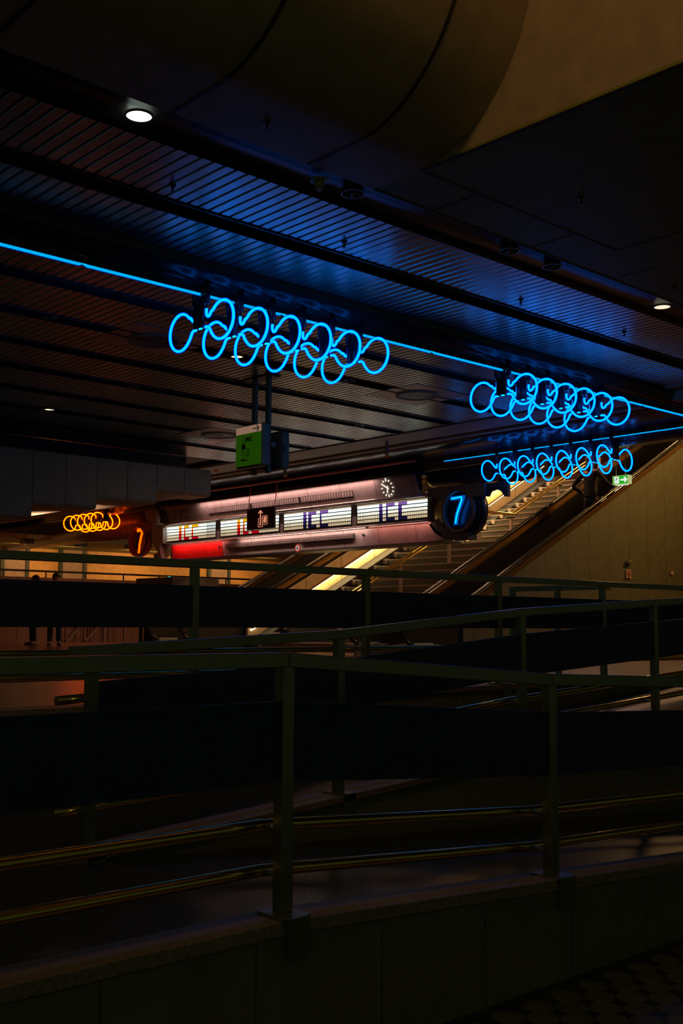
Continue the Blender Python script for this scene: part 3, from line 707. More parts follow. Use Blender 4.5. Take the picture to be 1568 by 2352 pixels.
c = on(1049.5, 1172, x=14.70); seven(14.70, c.y, c.z, .32, .52, 'blueflat', 'blueneon', dr)
# red seven drum
c = on(320, 1243, x=XB); YC2, ZC2 = c.y, c.z
dr = thing('number_drum', (14.9, YC2, ZC2), 'round red-lit drum showing a glowing orange seven at the left board end', 'sign')
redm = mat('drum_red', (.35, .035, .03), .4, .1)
mb = MB(); mb.ring((14.62, YC2, ZC2), 'x', .345, .39, .16, 48); mb.build('front_ring', redm, dr)
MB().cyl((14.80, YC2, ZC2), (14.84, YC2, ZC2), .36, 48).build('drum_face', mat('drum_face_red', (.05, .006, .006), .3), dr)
mb = MB(); mb.ring((14.86, YC2 - .42, ZC2), 'x', .34, .44, .30, 40, R(90), R(270)); mb.build('side_cup', mat('cup_grey', (.35, .30, .24), .45), dr)
MB().prism([pp(q[0], q[1], 14.60) for q in ((280, 1206), (348, 1198), (348, 1222), (340, 1213), (332, 1225), (326, 1212), (316, 1208), (308, 1214), (303, 1224), (280, 1227))], (.06, 0, 0)).build('yoke_plate', redm, dr)
c = on(320.5, 1242, x=14.72); seven(14.72, c.y, c.z, .27, .62, 'redflat', 'redneon', dr, tube=False)
# end plate of the board
MB().prism([pp(q[0], q[1], 14.60) for q in ((333, 1173), (358, 1170), (358, 1205), (374, 1212), (374, 1248), (366, 1252), (368, 1272), (372, 1284), (349, 1246), (349, 1200), (340, 1195), (333, 1184))], (.12, 0, 0)).build('end_plate', mat('end_plate', (.42, .34, .29), .45, .1), bd)

# red-lit pipe, light put into its colour, in front of the board and the hanging sign
a = on(485, 1126.5, x=14.0); b = on(952, 1059.5, x=14.0); zz = (a.z + b.z) / 2
p_ = MB().cyl((14.0, a.y + 1.5, zz), (14.0, b.y, zz), .022, 10).build('ceiling_pipe', 'redlit'); tag(p_, 'thin red-lit pipe running under the ceiling in front of the board', 'pipe')
hs = thing('hanging_sign', (13.9, 17.7, 3.6), 'dark hanging sign with an arrow and boxed numbers 1 and 8', 'sign')
A = on(567, 1168, x=13.9); B_ = on(630, 1163, x=13.9); C_ = on(630, 1212, x=13.9)
MB().box(13.9, 13.94, B_.y, A.y, C_.z, B_.z).build('sign_panel', 'signdark', hs, bevel=.004)
for yy in (A.y - .02, B_.y + .02): MB().cyl((13.92, yy, B_.z), (13.99, yy, zz), .008, 8).build('hanging_rod', 'redlit', hs)
def sp(px, py, x): v = on(px, py, x=x); return (x, v.y, v.z)
mb = MB()
for (q, r_) in (((597.8, 1190), (597.8, 1173)), ((593.5, 1179), (597.8, 1172.5)), ((602.3, 1178.5), (597.8, 1172.5))): mb.tube([sp(*q, 13.893), sp(*r_, 13.893)], .009, 6)
mb.build('arrow', 'signlit', hs)
mb = MB()
for pl in (((593, 1191.3), (602.3, 1190.3), (602.3, 1209.5), (593, 1210.8)), ((602.5, 1185), (613, 1184), (613, 1203.5), (602.5, 1204.5))):
    for i in range(4): mb.tube([sp(*pl[i], 13.893), sp(*pl[(i + 1) % 4], 13.893)], .0045, 6)
mb.build('number_boxes', 'signlit', hs)
for txt, px, py in (('1', 597.6, 1200.5), ('8', 607.8, 1194.3)):
    v = on(px, py, x=13.893); put_glyph('number', txt, .17, v, 'signlit', hs, .08)

# ================================================================== WC SIGN
ws = thing('toilet_sign', (8.7, 11.05, CEIL), 'hanging double box sign with green toilet face on two poles', 'sign')
f0 = on(542, 982, x=8.42); f1 = on(602, 968, x=8.42); f2 = on(603, 1066, x=8.42); ztop, zbot = (f0.z + f1.z) / 2, f2.z
def rbox(x0, x1, y0, y1, z0, z1, m, name, par, r=.03):
    o = MB().box(x0, x1, y0, y1, z0, z1).build(name, m, par, bevel=r); return o
rbox(8.42, 8.56, f1.y, f0.y, zbot - .01, ztop, 'wcblue', 'front_housing', ws, .02)
zs = on(542, 1001, x=8.41).z
MB().box(8.412, 8.42, f1.y + .015, f0.y - .015, zbot + .015, zs).build('green_face', 'wcgreen', ws)
MB().box(8.412, 8.42, f1.y + .015, f0.y - .015, zs + .001, ztop - .02).build('white_face', 'wcwhite', ws)
for pxa, yy in ((585, None), (616, None)):
    v = on(pxa, 950, x=8.70)
    g = MB().box(8.675, 8.725, v.y - .035, v.y + .035, ztop - .6, CEIL).build('pole', 'wcblue', ws, bevel=.006)
v0 = on(585, 950, x=8.7).y; v1 = on(616, 950, x=8.7).y
MB().box(8.60, 8.80, v1 - .12, v0 + .12, CEIL - .02, CEIL).build('ceiling_plate', 'black', ws, bevel=.004)
r0 = on(662, 985, x=8.95)
rbox(8.84, 8.98, r0.y, r0.y + .50, zbot + .0, ztop - .04, 'wcblue', 'rear_housing', ws, .03)
MB().box(8.56, 8.84, r0.y + .10, r0.y + .42, zbot - .02, zbot + .08).build('lower_clamp', 'black', ws, bevel=.03)
for (x, y) in ((8.60, f1.y + .02), (8.90, r0.y - .01)):
    MB().cyl((x, y - .03, (ztop + zbot) / 2), (x, y + .03, (ztop + zbot) / 2), .035, 16).build('clamp_knob', 'wcblue', ws)
def w8(px, py): v = on(px, py, x=8.408); return (8.408, v.y, v.z)
Z = lambda a, b: (500 + a / 7.84, 940 + b / 7.84)
mb = MB()
for q, r_ in (((635, 350), (738, 328)), ((700, 285), (738, 328)), ((738, 328), (705, 390))): mb.tube([w8(*Z(*q)), w8(*Z(*r_))], .006, 6)
mb.build('arrow', 'black', ws)
mb = MB()
def ell(cx, cy, rx, ry, n=24): return [w8(*Z(cx + rx * cos(2 * pi * i / n), cy + ry * sin(2 * pi * i / n))) for i in range(n)]
mb.tube(ell(460, 562, 20, 38), .0025, 6, closed=True); mb.tube(ell(487, 792, 55, 82), .003, 6, closed=True); mb.tube(ell(487, 790, 24, 36), .003, 6, closed=True)
mb.tube([w8(*Z(510, 705)), w8(*Z(555, 712)), w8(*Z(570, 830)), w8(*Z(545, 835)), w8(*Z(535, 730))], .003, 6)
mb.prism([w8(*Z(440, 625)), w8(*Z(485, 622)), w8(*Z(503, 710)), w8(*Z(440, 725))], (-.003, 0, 0)); mb.tube([w8(*Z(425, 665)), w8(*Z(420, 690)), w8(*Z(448, 745))], .003, 6)
mb.prism([w8(*Z(420, 900)), w8(*Z(582, 912)), w8(*Z(420, 942))], (-.003, 0, 0))
mb.build('wheelchair_symbol', 'black', ws)
v = on(*Z(558, 545), x=8.408); put_glyph('lettering', 'WC', .085, v, 'black', ws)

# ================================================================== EXIT SIGN, small wall signs
es = thing('exit_sign', (16.6, 10.9, 4.4), 'small lit green exit sign with running figure and arrow, hanging on rods', 'sign')
def e6(px, py, x=16.58): v = on(1380 + px / 15.68, 1060 + py / 15.68, x=x); return (x, v.y, v.z)
MB().prism([e6(410, 535, 16.6), e6(960, 470, 16.6), e6(970, 785, 16.6), e6(418, 848, 16.6)], (.12, 0, 0)).build('housing', 'exitrim', es)
MB().prism([e6(428, 548, 16.59), e6(942, 490, 16.59), e6(950, 770, 16.59), e6(440, 830, 16.59)], (.006, 0, 0)).build('green_face', 'exitgreen', es)
MB().prism([e6(470, 560), e6(625, 542), e6(645, 640), e6(640, 790), e6(478, 802)], (.006, 0, 0)).build('doorway_symbol', 'exitwhite', es)
MB().prism([e6(680, 640), e6(700, 625), e6(835, 612), e6(800, 550), e6(865, 545), e6(940, 635), e6(870, 742), e6(815, 738), e6(838, 685), e6(690, 690)], (.006, 0, 0)).build('arrow', 'exitwhite', es)
mb = MB(); mb.tube([e6(575, 590, 16.57), e6(545, 650, 16.57), e6(535, 690, 16.57)], .006, 6); mb.tube([e6(545, 640, 16.57), e6(575, 625, 16.57)], .004, 6); mb.build('running_figure', 'black', es)
for k_, px in enumerate((510, 665, 815)): MB().prism([e6(px, 855 - 12 * k_), e6(px + 125, 843 - 12 * k_), e6(px + 128, 858 - 12 * k_), e6(px + 4, 868 - 12 * k_)], (.05, 0, 0)).build('lamp_slot', 'exitwhite', es)
for px, py in ((548, 480), (880, 450)):
    v = e6(px, py, 16.66); MB().cyl((16.66, v[1], v[2] - .05), (16.66, v[1], 9.4), .007, 8).build('hanging_rod', 'steel', es)
s_ = on(1441, 1312, y=12.88)
g = thing('hydrant_sign', (s_.x, 12.88, s_.z), 'small reddish fire sign on the dark wall below the escalator', 'sign')
A = on(1436.5, 1308, y=12.88); B_ = on(1448, 1329, y=12.88)
MB().box(A.x, B_.x, 12.865, 12.885, B_.z, A.z).build('sign_plate', 'palesign', g)
MB().box(A.x + .03, B_.x - .03, 12.86, 12.866, B_.z + .06, A.z - .03).build('sign_face', 'redsign', g)
cx_ = (A.x + B_.x) / 2; MB().tube([(cx_ + .03 * cos(t * pi / 6), 12.857, A.z - .12 + .05 * sin(t * pi / 6)) for t in range(12)], .006, 6, closed=True).build('hose_symbol', 'palesign', g)
A = on(1437, 1288, y=12.88); B_ = on(1447, 1297, y=12.88)
tag(MB().box(A.x, B_.x, 12.82, 12.89, B_.z, A.z).build('wall_box', 'clad', bevel=.01), 'small dark box on the wall above the reddish fire sign', 'wall box')
A = on(1539, 1311, y=12.88); B_ = on(1545, 1321, y=12.88)
tag(MB().box(A.x, B_.x, 12.86, 12.89, B_.z, A.z).build('wall_switch', 'palesign', bevel=.005), 'tiny plate on the dark wall near the right edge', 'switch')

# ================================================================== ceiling fittings
def downlight(x, y, z, r, state, label, group=None, dn=.0):
    t = thing('downlight', (x, y, z), label, 'downlight', group)
    mb = MB(); mb.ring((x, y, z - .012), 'z', r, r * 1.12, .014, 32); mb.build('trim_ring', 'rim', t)
    if state == 'off':
        mb = MB(); prof = [(r, 0), (r * .9, .05), (r * .62, .11), (r * .3, .14)]
        pts = [(x, y, z + p[1]) for p in prof]; mb.tube(pts, [p[0] for p in prof], 24, cap=False); mb.build('reflector', 'lampoff', t)
        MB().cyl((x, y, z + .09), (x, y, z + .15), r * .3, 12).build('bulb', 'rim', t)
    else:
        MB().cyl((x, y, z - .006), (x, y, z + .0), r, 32).build('lens', 'lampon' if state == 'on' else 'lampdim', t)
        l = bpy.data.lights.new('downlight_lamp', 'SPOT'); l.energy = 4 if state == 'on' else 2.5; l.spot_size = R(110); l.spot_blend = .8; l.color = (1, .9, .72); l.shadow_soft_size = .06
        lo = bpy.data.objects.new('downlight_lamp', l); COL.objects.link(lo); lo.parent = t; lo.location = (0, 0, -.03)
ZB = CEIL + .0
downlight(3.53, 5.76, ZB, .080, 'on', 'brightly lit round downlight in the near ceiling band at upper left')
downlight(9.617, 5.74, ZB, .080, 'dim', 'lit round downlight in the near ceiling band near the right edge')
downlight(5.371, 5.75, ZB, .080, 'off', 'unlit downlight beside the smoke detector')
downlight(7.207, 5.746, ZB, .080, 'off', 'unlit black downlight in the near band, left of the one with a reflector glint')
downlight(7.808, 5.745, ZB, .080, 'off', 'unlit downlight with reflector glint in the near band at right')
for (x, y, st, lb) in ((7.77, 10.34, 'dim', 'lit downlight seen behind the near blue loops'), (7.71, 14.90, 'dim', 'lit downlight far left above the grey panels'), (5.33, 10.34, 'off', 'unlit downlight left of the first air diffuser'), (7.77, 12.64, 'off', 'unlit downlight in the third channel at left'), (11.97, 12.64, 'off', 'unlit downlight right of the toilet sign'), (9.62, 10.35, 'off', 'unlit downlight below the end of the near blue loops')):
    downlight(x, y, ZB, .070, st, lb)
sd = thing('smoke_detector', (5.03, 5.74, CEIL), 'cone-shaped smoke detector on the near ceiling band', 'smoke detector')
MB().cyl((5.03, 5.74, CEIL - .0), (5.03, 5.74, CEIL - .014), .068, 28).build('base', 'white', sd)
MB().tube([(5.03, 5.74, CEIL - .012), (5.03, 5.74, CEIL - .05), (5.03, 5.74, CEIL - .075), (5.03, 5.74, CEIL - .082)], [.040, .033, .024, .016], 24).build('head', 'white', sd)
mb = MB()
for k_ in range(10):
    t_ = 2 * pi * k_ / 10; mb.box(5.03 + .030 * cos(t_) - .004, 5.03 + .030 * cos(t_) + .004, 5.74 + .030 * sin(t_) - .004, 5.74 + .030 * sin(t_) + .004, CEIL - .064, CEIL - .054)
mb.build('sensor_slots', 'black', sd)
SPL = ['blue-lit slats above the near loops, leftmost', 'slats over the middle of the frame', 'bright blue slats above the right loops', 'slats near the right edge', 'rounded plaster ceiling near the bright downlight', 'large flat ceiling panel at upper right', 'flat ceiling above the right-edge downlight']
for i, (x, y, z) in enumerate(((4.312, 6.55, CEIL), (6.03, 6.56, CEIL), (8.407, 6.57, CEIL), (10.17, 6.54, CEIL), (4.18, 5.28, CEIL), (6.69, 4.646, CEIL), (9.127, 5.315, CEIL))):
    t = thing('sprinkler', (x, y, z), 'small sprinkler head on the ' + SPL[i], 'sprinkler')
    MB().cyl((x, y, z), (x, y, z - .012), .026, 16).build('collar', 'channel', t)
    MB().cyl((x, y, z - .01), (x, y, z - .05), .009, 10).build('stem', 'channel', t)
    MB().cyl((x, y, z - .05), (x, y, z - .054), .018, 12).build('deflector', 'channel', t)
for i, (x, y) in enumerate(plates):
    t = thing('air_diffuser', (x, y, CEIL), ['large round air diffuser left of the near blue loops', 'large round air diffuser between the two blue loop groups', 'round air diffuser just left of the toilet sign'][i], 'air diffuser')
    mb = MB(); mb.ring((x, y, CEIL - .02), 'z', .27, .30, .03, 48); mb.build('rim', 'soffit', t)
    mb = MB()
    for r_ in [.03 + .022 * q for q in range(11)]: mb.ring((x, y, CEIL - .014), 'z', r_, r_ + .008, .012, 36)
    mb.build('louvre_rings', 'rim', t)
    MB().cyl((x, y, CEIL - .005), (x, y, CEIL - .003), .27, 40).build('back_plate', 'black', t)
for i, (px, py) in enumerate(((497, 1075), (655, 1090), (888, 1045))):
    c = on(px, py, x=13.4); t = thing('track_spotlight', (c.x, c.y, CEIL), ['glass-fronted track spotlight beside the grey panels', 'tiny track spotlight under the toilet sign', 'tiny track spotlight above the clock'][i], 'spotlight')
    s = .75 if i == 0 else .5
    MB().box(c.x - .04 * s, c.x + .04 * s, c.y - .04 * s, c.y + .04 * s, c.z + .1 * s, CEIL).build('stem', 'rim', t)
    MB().cyl((c.x, c.y + .06 * s, c.z + .12 * s), (c.x - .06 * s, c.y - .08 * s, c.z - .06 * s), .06 * s, 16).build('lamp_body', 'rim', t)
    MB().cyl((c.x - .06 * s, c.y - .08 * s, c.z - .06 * s), (c.x - .075 * s, c.y - .10 * s, c.z - .08 * s), .068 * s, 16).build('lamp_glass', 'tube', t)

# ================================================================== STEPPED BULKHEAD (grey panels)
bh = thing('stepped_bulkhead', (9.8, 17, CEIL), 'row of rounded grey cladding panels with stepped lower edge hanging at left', 'bulkhead')
bot = {0: 3.363, 1: 3.60, 2: 3.61, 3: 3.78, 4: 3.79, 5: 4.02, 6: 4.02}
for i in range(-5, 7):
    xa = 7.745 + .597 * i; xb = xa + .585; zb = bot.get(i, 3.363 - .21 * ((1 - i) // 2) if i < 0 else 3.3)
    r = .075; prof = [(xa, 16.9, 4.53), (xa, 16.6 + .05, 4.53), (xa, 16.6, 4.48)]
    prof = [(xa, 17.3, 4.53), (xa, 16.66, 4.53), (xa, 16.6, 4.50)]
    for q in range(7):
        t = pi / 2 * q / 6; prof.append((xa, 16.6 + r - r * cos(t), zb + r - r * sin(t)))
    prof += [(xa, 17.3, zb)]
    MB().prism(prof, (xb - xa, 0, 0)).build('cladding_panel', 'white', bh)
for i, (xa, xb, z) in enumerate(((10.735, 11.92, 4.03), (9.54, 10.735, 3.80), (8.345, 9.54, 3.62), (7.15, 8.345, 3.38), (4, 7.15, 3.2))):
    MB().box(xa, xb, 17.3, 27.5, z + .05, z + .35).build('underside_panel', mat('underside%d' % i, (.40, .33, .25), .5), bh)
    if i < 4:
        MB().box(xa - .0, xa + .02, 17.0, 20.0, z + .0, z + .05).build('edge_strip', 'bronze', bh)
mb = MB(); mb.box(4, 11.9, 17.4, 17.6, 4.53, CEIL); struct('wall_bulkhead', mb, 'dark', 'dark upstand above the grey panels')
c = on(330, 1160, x=10.0); a = on(330, 1159, y=18.0)
l_ = thing('small_lamp', a, 'tiny bluish white lamp below the grey panels', 'lamp'); MB().box(a.x - .04, a.x + .05, a.y - .03, a.y + .03, a.z - .01, a.z + .01).build('lens', emit('cool_lamp', (.75, .8, 1.), 3.), l_)

# ================================================================== STAIRS
def nose(x): return x * .51 - 6.45      # nosing plane
st = thing('staircase', (15, 16.8, 1.12), 'wide staircase with landing and steel handrails rising behind the board', 'stairs')
YS0, YS1 = 14.45, 19.2
n1 = 14; rise1 = (3.59 - 1.12) / n1; go = rise1 / .51
mb = MB(); mr_ = MB(); mn = MB(); steps = []
x = 14.84; z = 1.12
for i in range(n1): steps.append((x, z + rise1)); x += go; z += rise1
xl = x; steps[-1] = (steps[-1][0], z); x = steps[-1][0] + go + 1.65
while z < 5.75: steps.append((x, z + rise1)); z += rise1; x += go
for i, (xs_, zt) in enumerate(steps):
    xe = steps[i + 1][0] if i + 1 < len(steps) else xs_ + 1.2
    mb.box(xs_, xe + .02, YS0, YS1, zt - .03, zt); mr_.box(xs_ + .015, xs_ + .05, YS0, YS1, zt - rise1 - .01, zt - .03); mn.box(xs_ - .012, xs_ + .025, YS0, YS1, zt - .028, zt + .003)
mb.build('treads', 'tread', st); mr_.build('risers', 'riser', st); mn.build('nosings', 'nosing', st)
# left cheek : dark stringer with pale stepped upstands
mb = MB(); mp = MB()
xL = steps[n1 - 1][0]; zL = steps[n1 - 1][1]; x2_ = steps[n1][0]; xe_ = steps[-1][0]; ze_ = steps[-1][1]
up_ = [(14.7, 1.12 + .10), (xL, zL + .05), (x2_ - .1, zL + .05), (xe_, ze_ + .05)]
mb.prism([(p[0], YS1 - .38, p[1]) for p in up_] + [(p[0], YS1 - .38, p[1] - .45) for p in up_[::-1]], (0, .37, 0))
for i, (xs_, zt) in enumerate(steps): mp.box(xs_ - .02, xs_ + .15, YS1 - .50, YS1 - .38, zt - .10, zt + .015)
mb.build('stringer', 'cheek', st); mp.build('step_ends', mat('step_end', (.75, .62, .45), .5), st)
def polyrail(name, Y, pts, r, m, par, dz=0): return MB().tube([(p[0], Y, p[1] + dz) for p in pts], r, 10).build(name, m, par)
YH = 16.4
HP = [(14.6, 2.08), (14.95, 2.10), (19.3, 4.30), (20.55, 4.30), (24.9, 6.52), (26.2, 6.8)]
for yy in (YH - .09, YH + .09): polyrail('handrail', yy, HP, .024, 'tube', st)
mb = MB()
for (xp, zt) in ((15.0, 2.10), (16.75, 3.0), (18.3, 3.80), (19.35, 4.30), (20.5, 4.30), (22.4, 5.24), (24.2, 6.16)):
    zb = max([1.12] + [q[1] for q in steps if q[0] <= xp]); MB().box(xp - .02, xp + .02, YH - .035, YH + .035, zb, zt - .09).build('handrail_post', 'postlit', st)
    MB().box(xp - .02, xp + .02, YH - .11, YH + .11, zt - .10, zt - .07).build('post_crossbar', 'tube', st)

# wall with glowing ledge = near side of the far escalator
mb = MB(); mb.prism([(14.84, YS1, 1.12), (25.2, YS1, 1.12), (25.2, YS1, 6.6), (24.1, YS1, nose(24.1) + .72), (15.0, YS1, nose(15.0) + .75), (14.84, YS1, 1.7)], (0, .06, 0))
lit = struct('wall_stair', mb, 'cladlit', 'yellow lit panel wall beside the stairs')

for (xa_, za_, xb_, zb_) in ((14.9, 1.12 + .42, xL + .1, zL + .36), (x2_ - .1, zL + .36, xe_, ze_ + .38)):
    MB().bar((xa_, YS1 - .03, za_), (xb_, YS1 - .03, zb_), .05, .035).build('light_strip', 'striplight', st)
    MB().bar((xa_, YS1 - .04, za_ + .04), (xb_, YS1 - .04, zb_ + .04), .09, .03).build('light_ledge', 'bronze', st)

wl = thing('wall_lamp', (27.0, 0, 5.88), 'tall glowing vertical lamp at the top of the stairs', 'lamp')
a = on(1221, 1074, x=27.0); wl.location = (27.0, a.y, 5.88)
MB().box(26.98, 27.10, a.y - .06, a.y + .06, 5.88, 6.75).build('lamp_tube', 'striplight', wl)
MB().box(27.10, 27.16, a.y - .09, a.y + .09, 5.88, 6.80).build('lamp_back', 'bronze', wl)

# ================================================================== ESCALATORS
def escalator(label, Ya, Yb, near_clad):
    t = thing('escalator', (15, (Ya + Yb) / 2, 1.12), label, 'escalator')
    rz = lambda x: max(2.05, min(.51 * x - 5.5, 6.82))
    xe = 26.0; xk = 24.15
    for j, Y in enumerate((Ya, Yb)):
        nc = 12.95; pts = []
        # newel loop
        for q in range(9):
            a = R(270) - q * pi / 8; pts.append((13.55 + .36 * cos(a), Y, 1.69 + .36 * sin(a)))
        pts += [(13.8, Y, 2.05), (14.5, Y, 2.05), (14.8, Y, 2.06), (15.1, Y, 2.20), (16, Y, rz(16)), (xk, Y, rz(xk)), (xe, Y, rz(xe))]
        MB().tube(pts, .036, 10).build('handrail', 'rubber', t)
        pol = [(13.55, Y - .02, 1.36)]
        for q in range(9):
            a = R(270) - q * pi / 8; pol.append((13.55 + .32 * cos(a), Y - .02, 1.69 + .32 * sin(a)))
        pol += [(14.8, Y - .02, 2.01), (15.1, Y - .02, 2.15), (xk, Y - .02, rz(xk) - .05), (xe, Y - .02, rz(xe) - .05), (xe, Y - .02, rz(xe) - .85), (xk, Y - .02, rz(xk) - .85), (14.9, Y - .02, 1.30)]
        MB().prism(pol, (0, .04, 0)).build('balustrade', 'balus', t)
        # polished deck strips
        for (dz, wd, yo, hh) in ((-.10, .035, -.052, .10), (-.80, .09, .10 if j == 0 else -.13, .03)):
            MB().bar((15.1, Y + yo, rz(15.1) + dz), (xk, Y + yo, rz(xk) + dz), wd, hh).build('deck_strip', 'bronze', t)
            MB().bar((13.6, Y + yo, 2.05 + dz), (15.1, Y + yo, rz(15.1) + dz), wd, hh).build('deck_strip', 'bronze', t)
    mb = MB(); mt = MB()
    x = 14.0; z = 1.13
    while x < xe:
        zz = min(5.88, max(1.13, .51 * x - 6.45 + .0)); mb.box(x, x + .40, Ya + .12, Yb - .12, zz - .25, zz - .02); mt.box(x, x + .03, Ya + .12, Yb - .12, zz - .2, zz - .015); x += .40
    mb.build('steps', 'balus', t); mt.build('step_edges', 'rubber', t)
    MB().prism([(14.0, Ya + .1, 1.13), (xe, Ya + .1, 1.13), (xe, Ya + .1, rz(xe) - 1.25), (xk, Ya + .1, rz(xk) - 1.25), (14.9, Ya + .1, 1.15)], (0, Yb - Ya - .2, 0)).build('truss', 'balus', t)
    if near_clad:
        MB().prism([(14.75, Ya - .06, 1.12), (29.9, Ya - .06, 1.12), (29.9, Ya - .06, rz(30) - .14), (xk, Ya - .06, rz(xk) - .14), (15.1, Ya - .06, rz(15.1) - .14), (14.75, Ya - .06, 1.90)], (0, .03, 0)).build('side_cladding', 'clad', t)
    MB().box(13.0, 14.0, Ya + .05, Yb - .05, 1.12, 1.135).build('comb_plate', 'bronze', t)
    for Y in (Ya, Yb): MB().box(13.45, 13.95, Y - .10, Y + .10, 1.12, 1.36).build('newel_base', 'white', t, bevel=.02)
    return t
escalator('escalator at right with bronze edges carrying one dark-clothed person', 12.95, 14.25, True)
escalator('second escalator at left behind the staircase wall', 19.42, 20.68, False)

# ================================================================== far left furniture
kc = on(395, 1325, z=2.72)
kd = thing('kiosk', (kc.x, kc.y, 1.12), 'dark low kiosk with a flat roof below the orange gallery wall', 'kiosk')
kx = on(503, 1330, y=kc.y).x; ky = on(312, 1335, x=kc.x).y
MB().box(kc.x, kx, kc.y, ky, 2.42, 2.72).build('roof_fascia', 'kiosk', kd, bevel=.01)
MB().box(kc.x + .15, kx - .15, kc.y + .15, ky - .15, 1.12, 2.30).build('counter', 'dark', kd)
MB().box(kc.x + .05, kx - .05, kc.y + .05, ky - .05, 2.33, 2.36).build('shelf', mat('pale_shelf', (.7, .6, .55), .4), kd)
for (a_, b_) in ((kc.x + .1, kc.y + .1), (kx - .1, kc.y + .1), (kc.x + .1, ky - .1)): MB().box(a_ - .03, a_ + .03, b_ - .03, b_ + .03, 1.12, 2.42).build('corner_post', 'black', kd)
a = on(389, 1323, z=2.76); MB().box(a.x - .03, a.x + .03, a.y - .02, a.y + .02, 2.72, 2.75).build('status_light', emit('status', (.1, .9, .8), .6), kd)
# trestle stands at the foot of the far wall
def trestle(px, label, wdt=.5, diag=True):
    c = on(px, 1474, z=1.12); t = thing('trestle_stand', (c.x, c.y, 1.12), label, 'stand')
    for s in (-1, 1): MB().box(c.x + s * wdt - .03, c.x + s * wdt + .03, c.y - .03, c.y + .03, 1.12, 2.0).build('leg', 'trestle', t)
    MB().box(c.x - wdt, c.x + wdt, c.y - .03, c.y + .03, 1.94, 2.0).build('top_bar', 'trestle', t)
    if diag: MB().bar((c.x - wdt, c.y - .04, 1.14), (c.x + wdt * .9, c.y - .04, 1.95), .04, .07).build('diagonal_brace', 'trestle', t)
    return t
for px, lb, d_ in ((12, 'trestle stand at the far left edge of the hall', True), (48, 'upright stand left of the two standing people', False), (180, 'trestle stand with diagonal brace right of the two people', True), (222, 'narrow trestle stand, third from left', True), (262, 'upright frame stand left of the far escalator foot', False)):
    trestle(px, lb, .42 if d_ else .35, d_)

# ================================================================== PEOPLE
def skinmesh(name, verts, edges, radii, m, parent, sub=2, root=0):
    me = bpy.data.meshes.new(name); off = worldloc(parent)
    me.from_pydata([tuple(Vector(v)) for v in verts], edges, []); o = bpy.data.objects.new(name, me); COL.objects.link(o); o.parent = parent
    s = o.modifiers.new('skin', 'SKIN'); s.use_smooth_shade = True; s.branch_smoothing = .4
    sv = me.skin_vertices[0].data
    for i, r_ in enumerate(radii): sv[i].radius = (r_, r_) if not isinstance(r_, tuple) else r_; sv[i].use_root = (i == root)
    u = o.modifiers.new('sub', 'SUBSURF'); u.levels = sub; u.render_levels = sub
    me.materials.append(M[m]); return o
def ellipsoid(name, c, r, m, parent, cut=None, seg=20):
    mb = MB(); n0 = 0
    rows = []
    for i in range(13):
        th = pi * i / 12; rows.append([(c[0] + r[0] * sin(th) * cos(2 * pi * j / seg), c[1] + r[1] * sin(th) * sin(2 * pi * j / seg), c[2] + r[2] * cos(th)) for j in range(seg)])
    idx = [mb.add(q) for q in rows]
    for i in range(12):
        for j in range(seg):
            if cut and cut(rows[i][j]): continue
            mb.face([idx[i] + j, idx[i] + (j + 1) % seg, idx[i + 1] + (j + 1) % seg, idx[i + 1] + j], True)
    me = bpy.data.meshes.new(name); me.from_pydata(mb.v, [], mb.f)
    o = bpy.data.objects.new(name, me); COL.objects.link(o); o.parent = parent; me.materials.append(M[m])
    for p in me.polygons: p.use_smooth = True
    return o
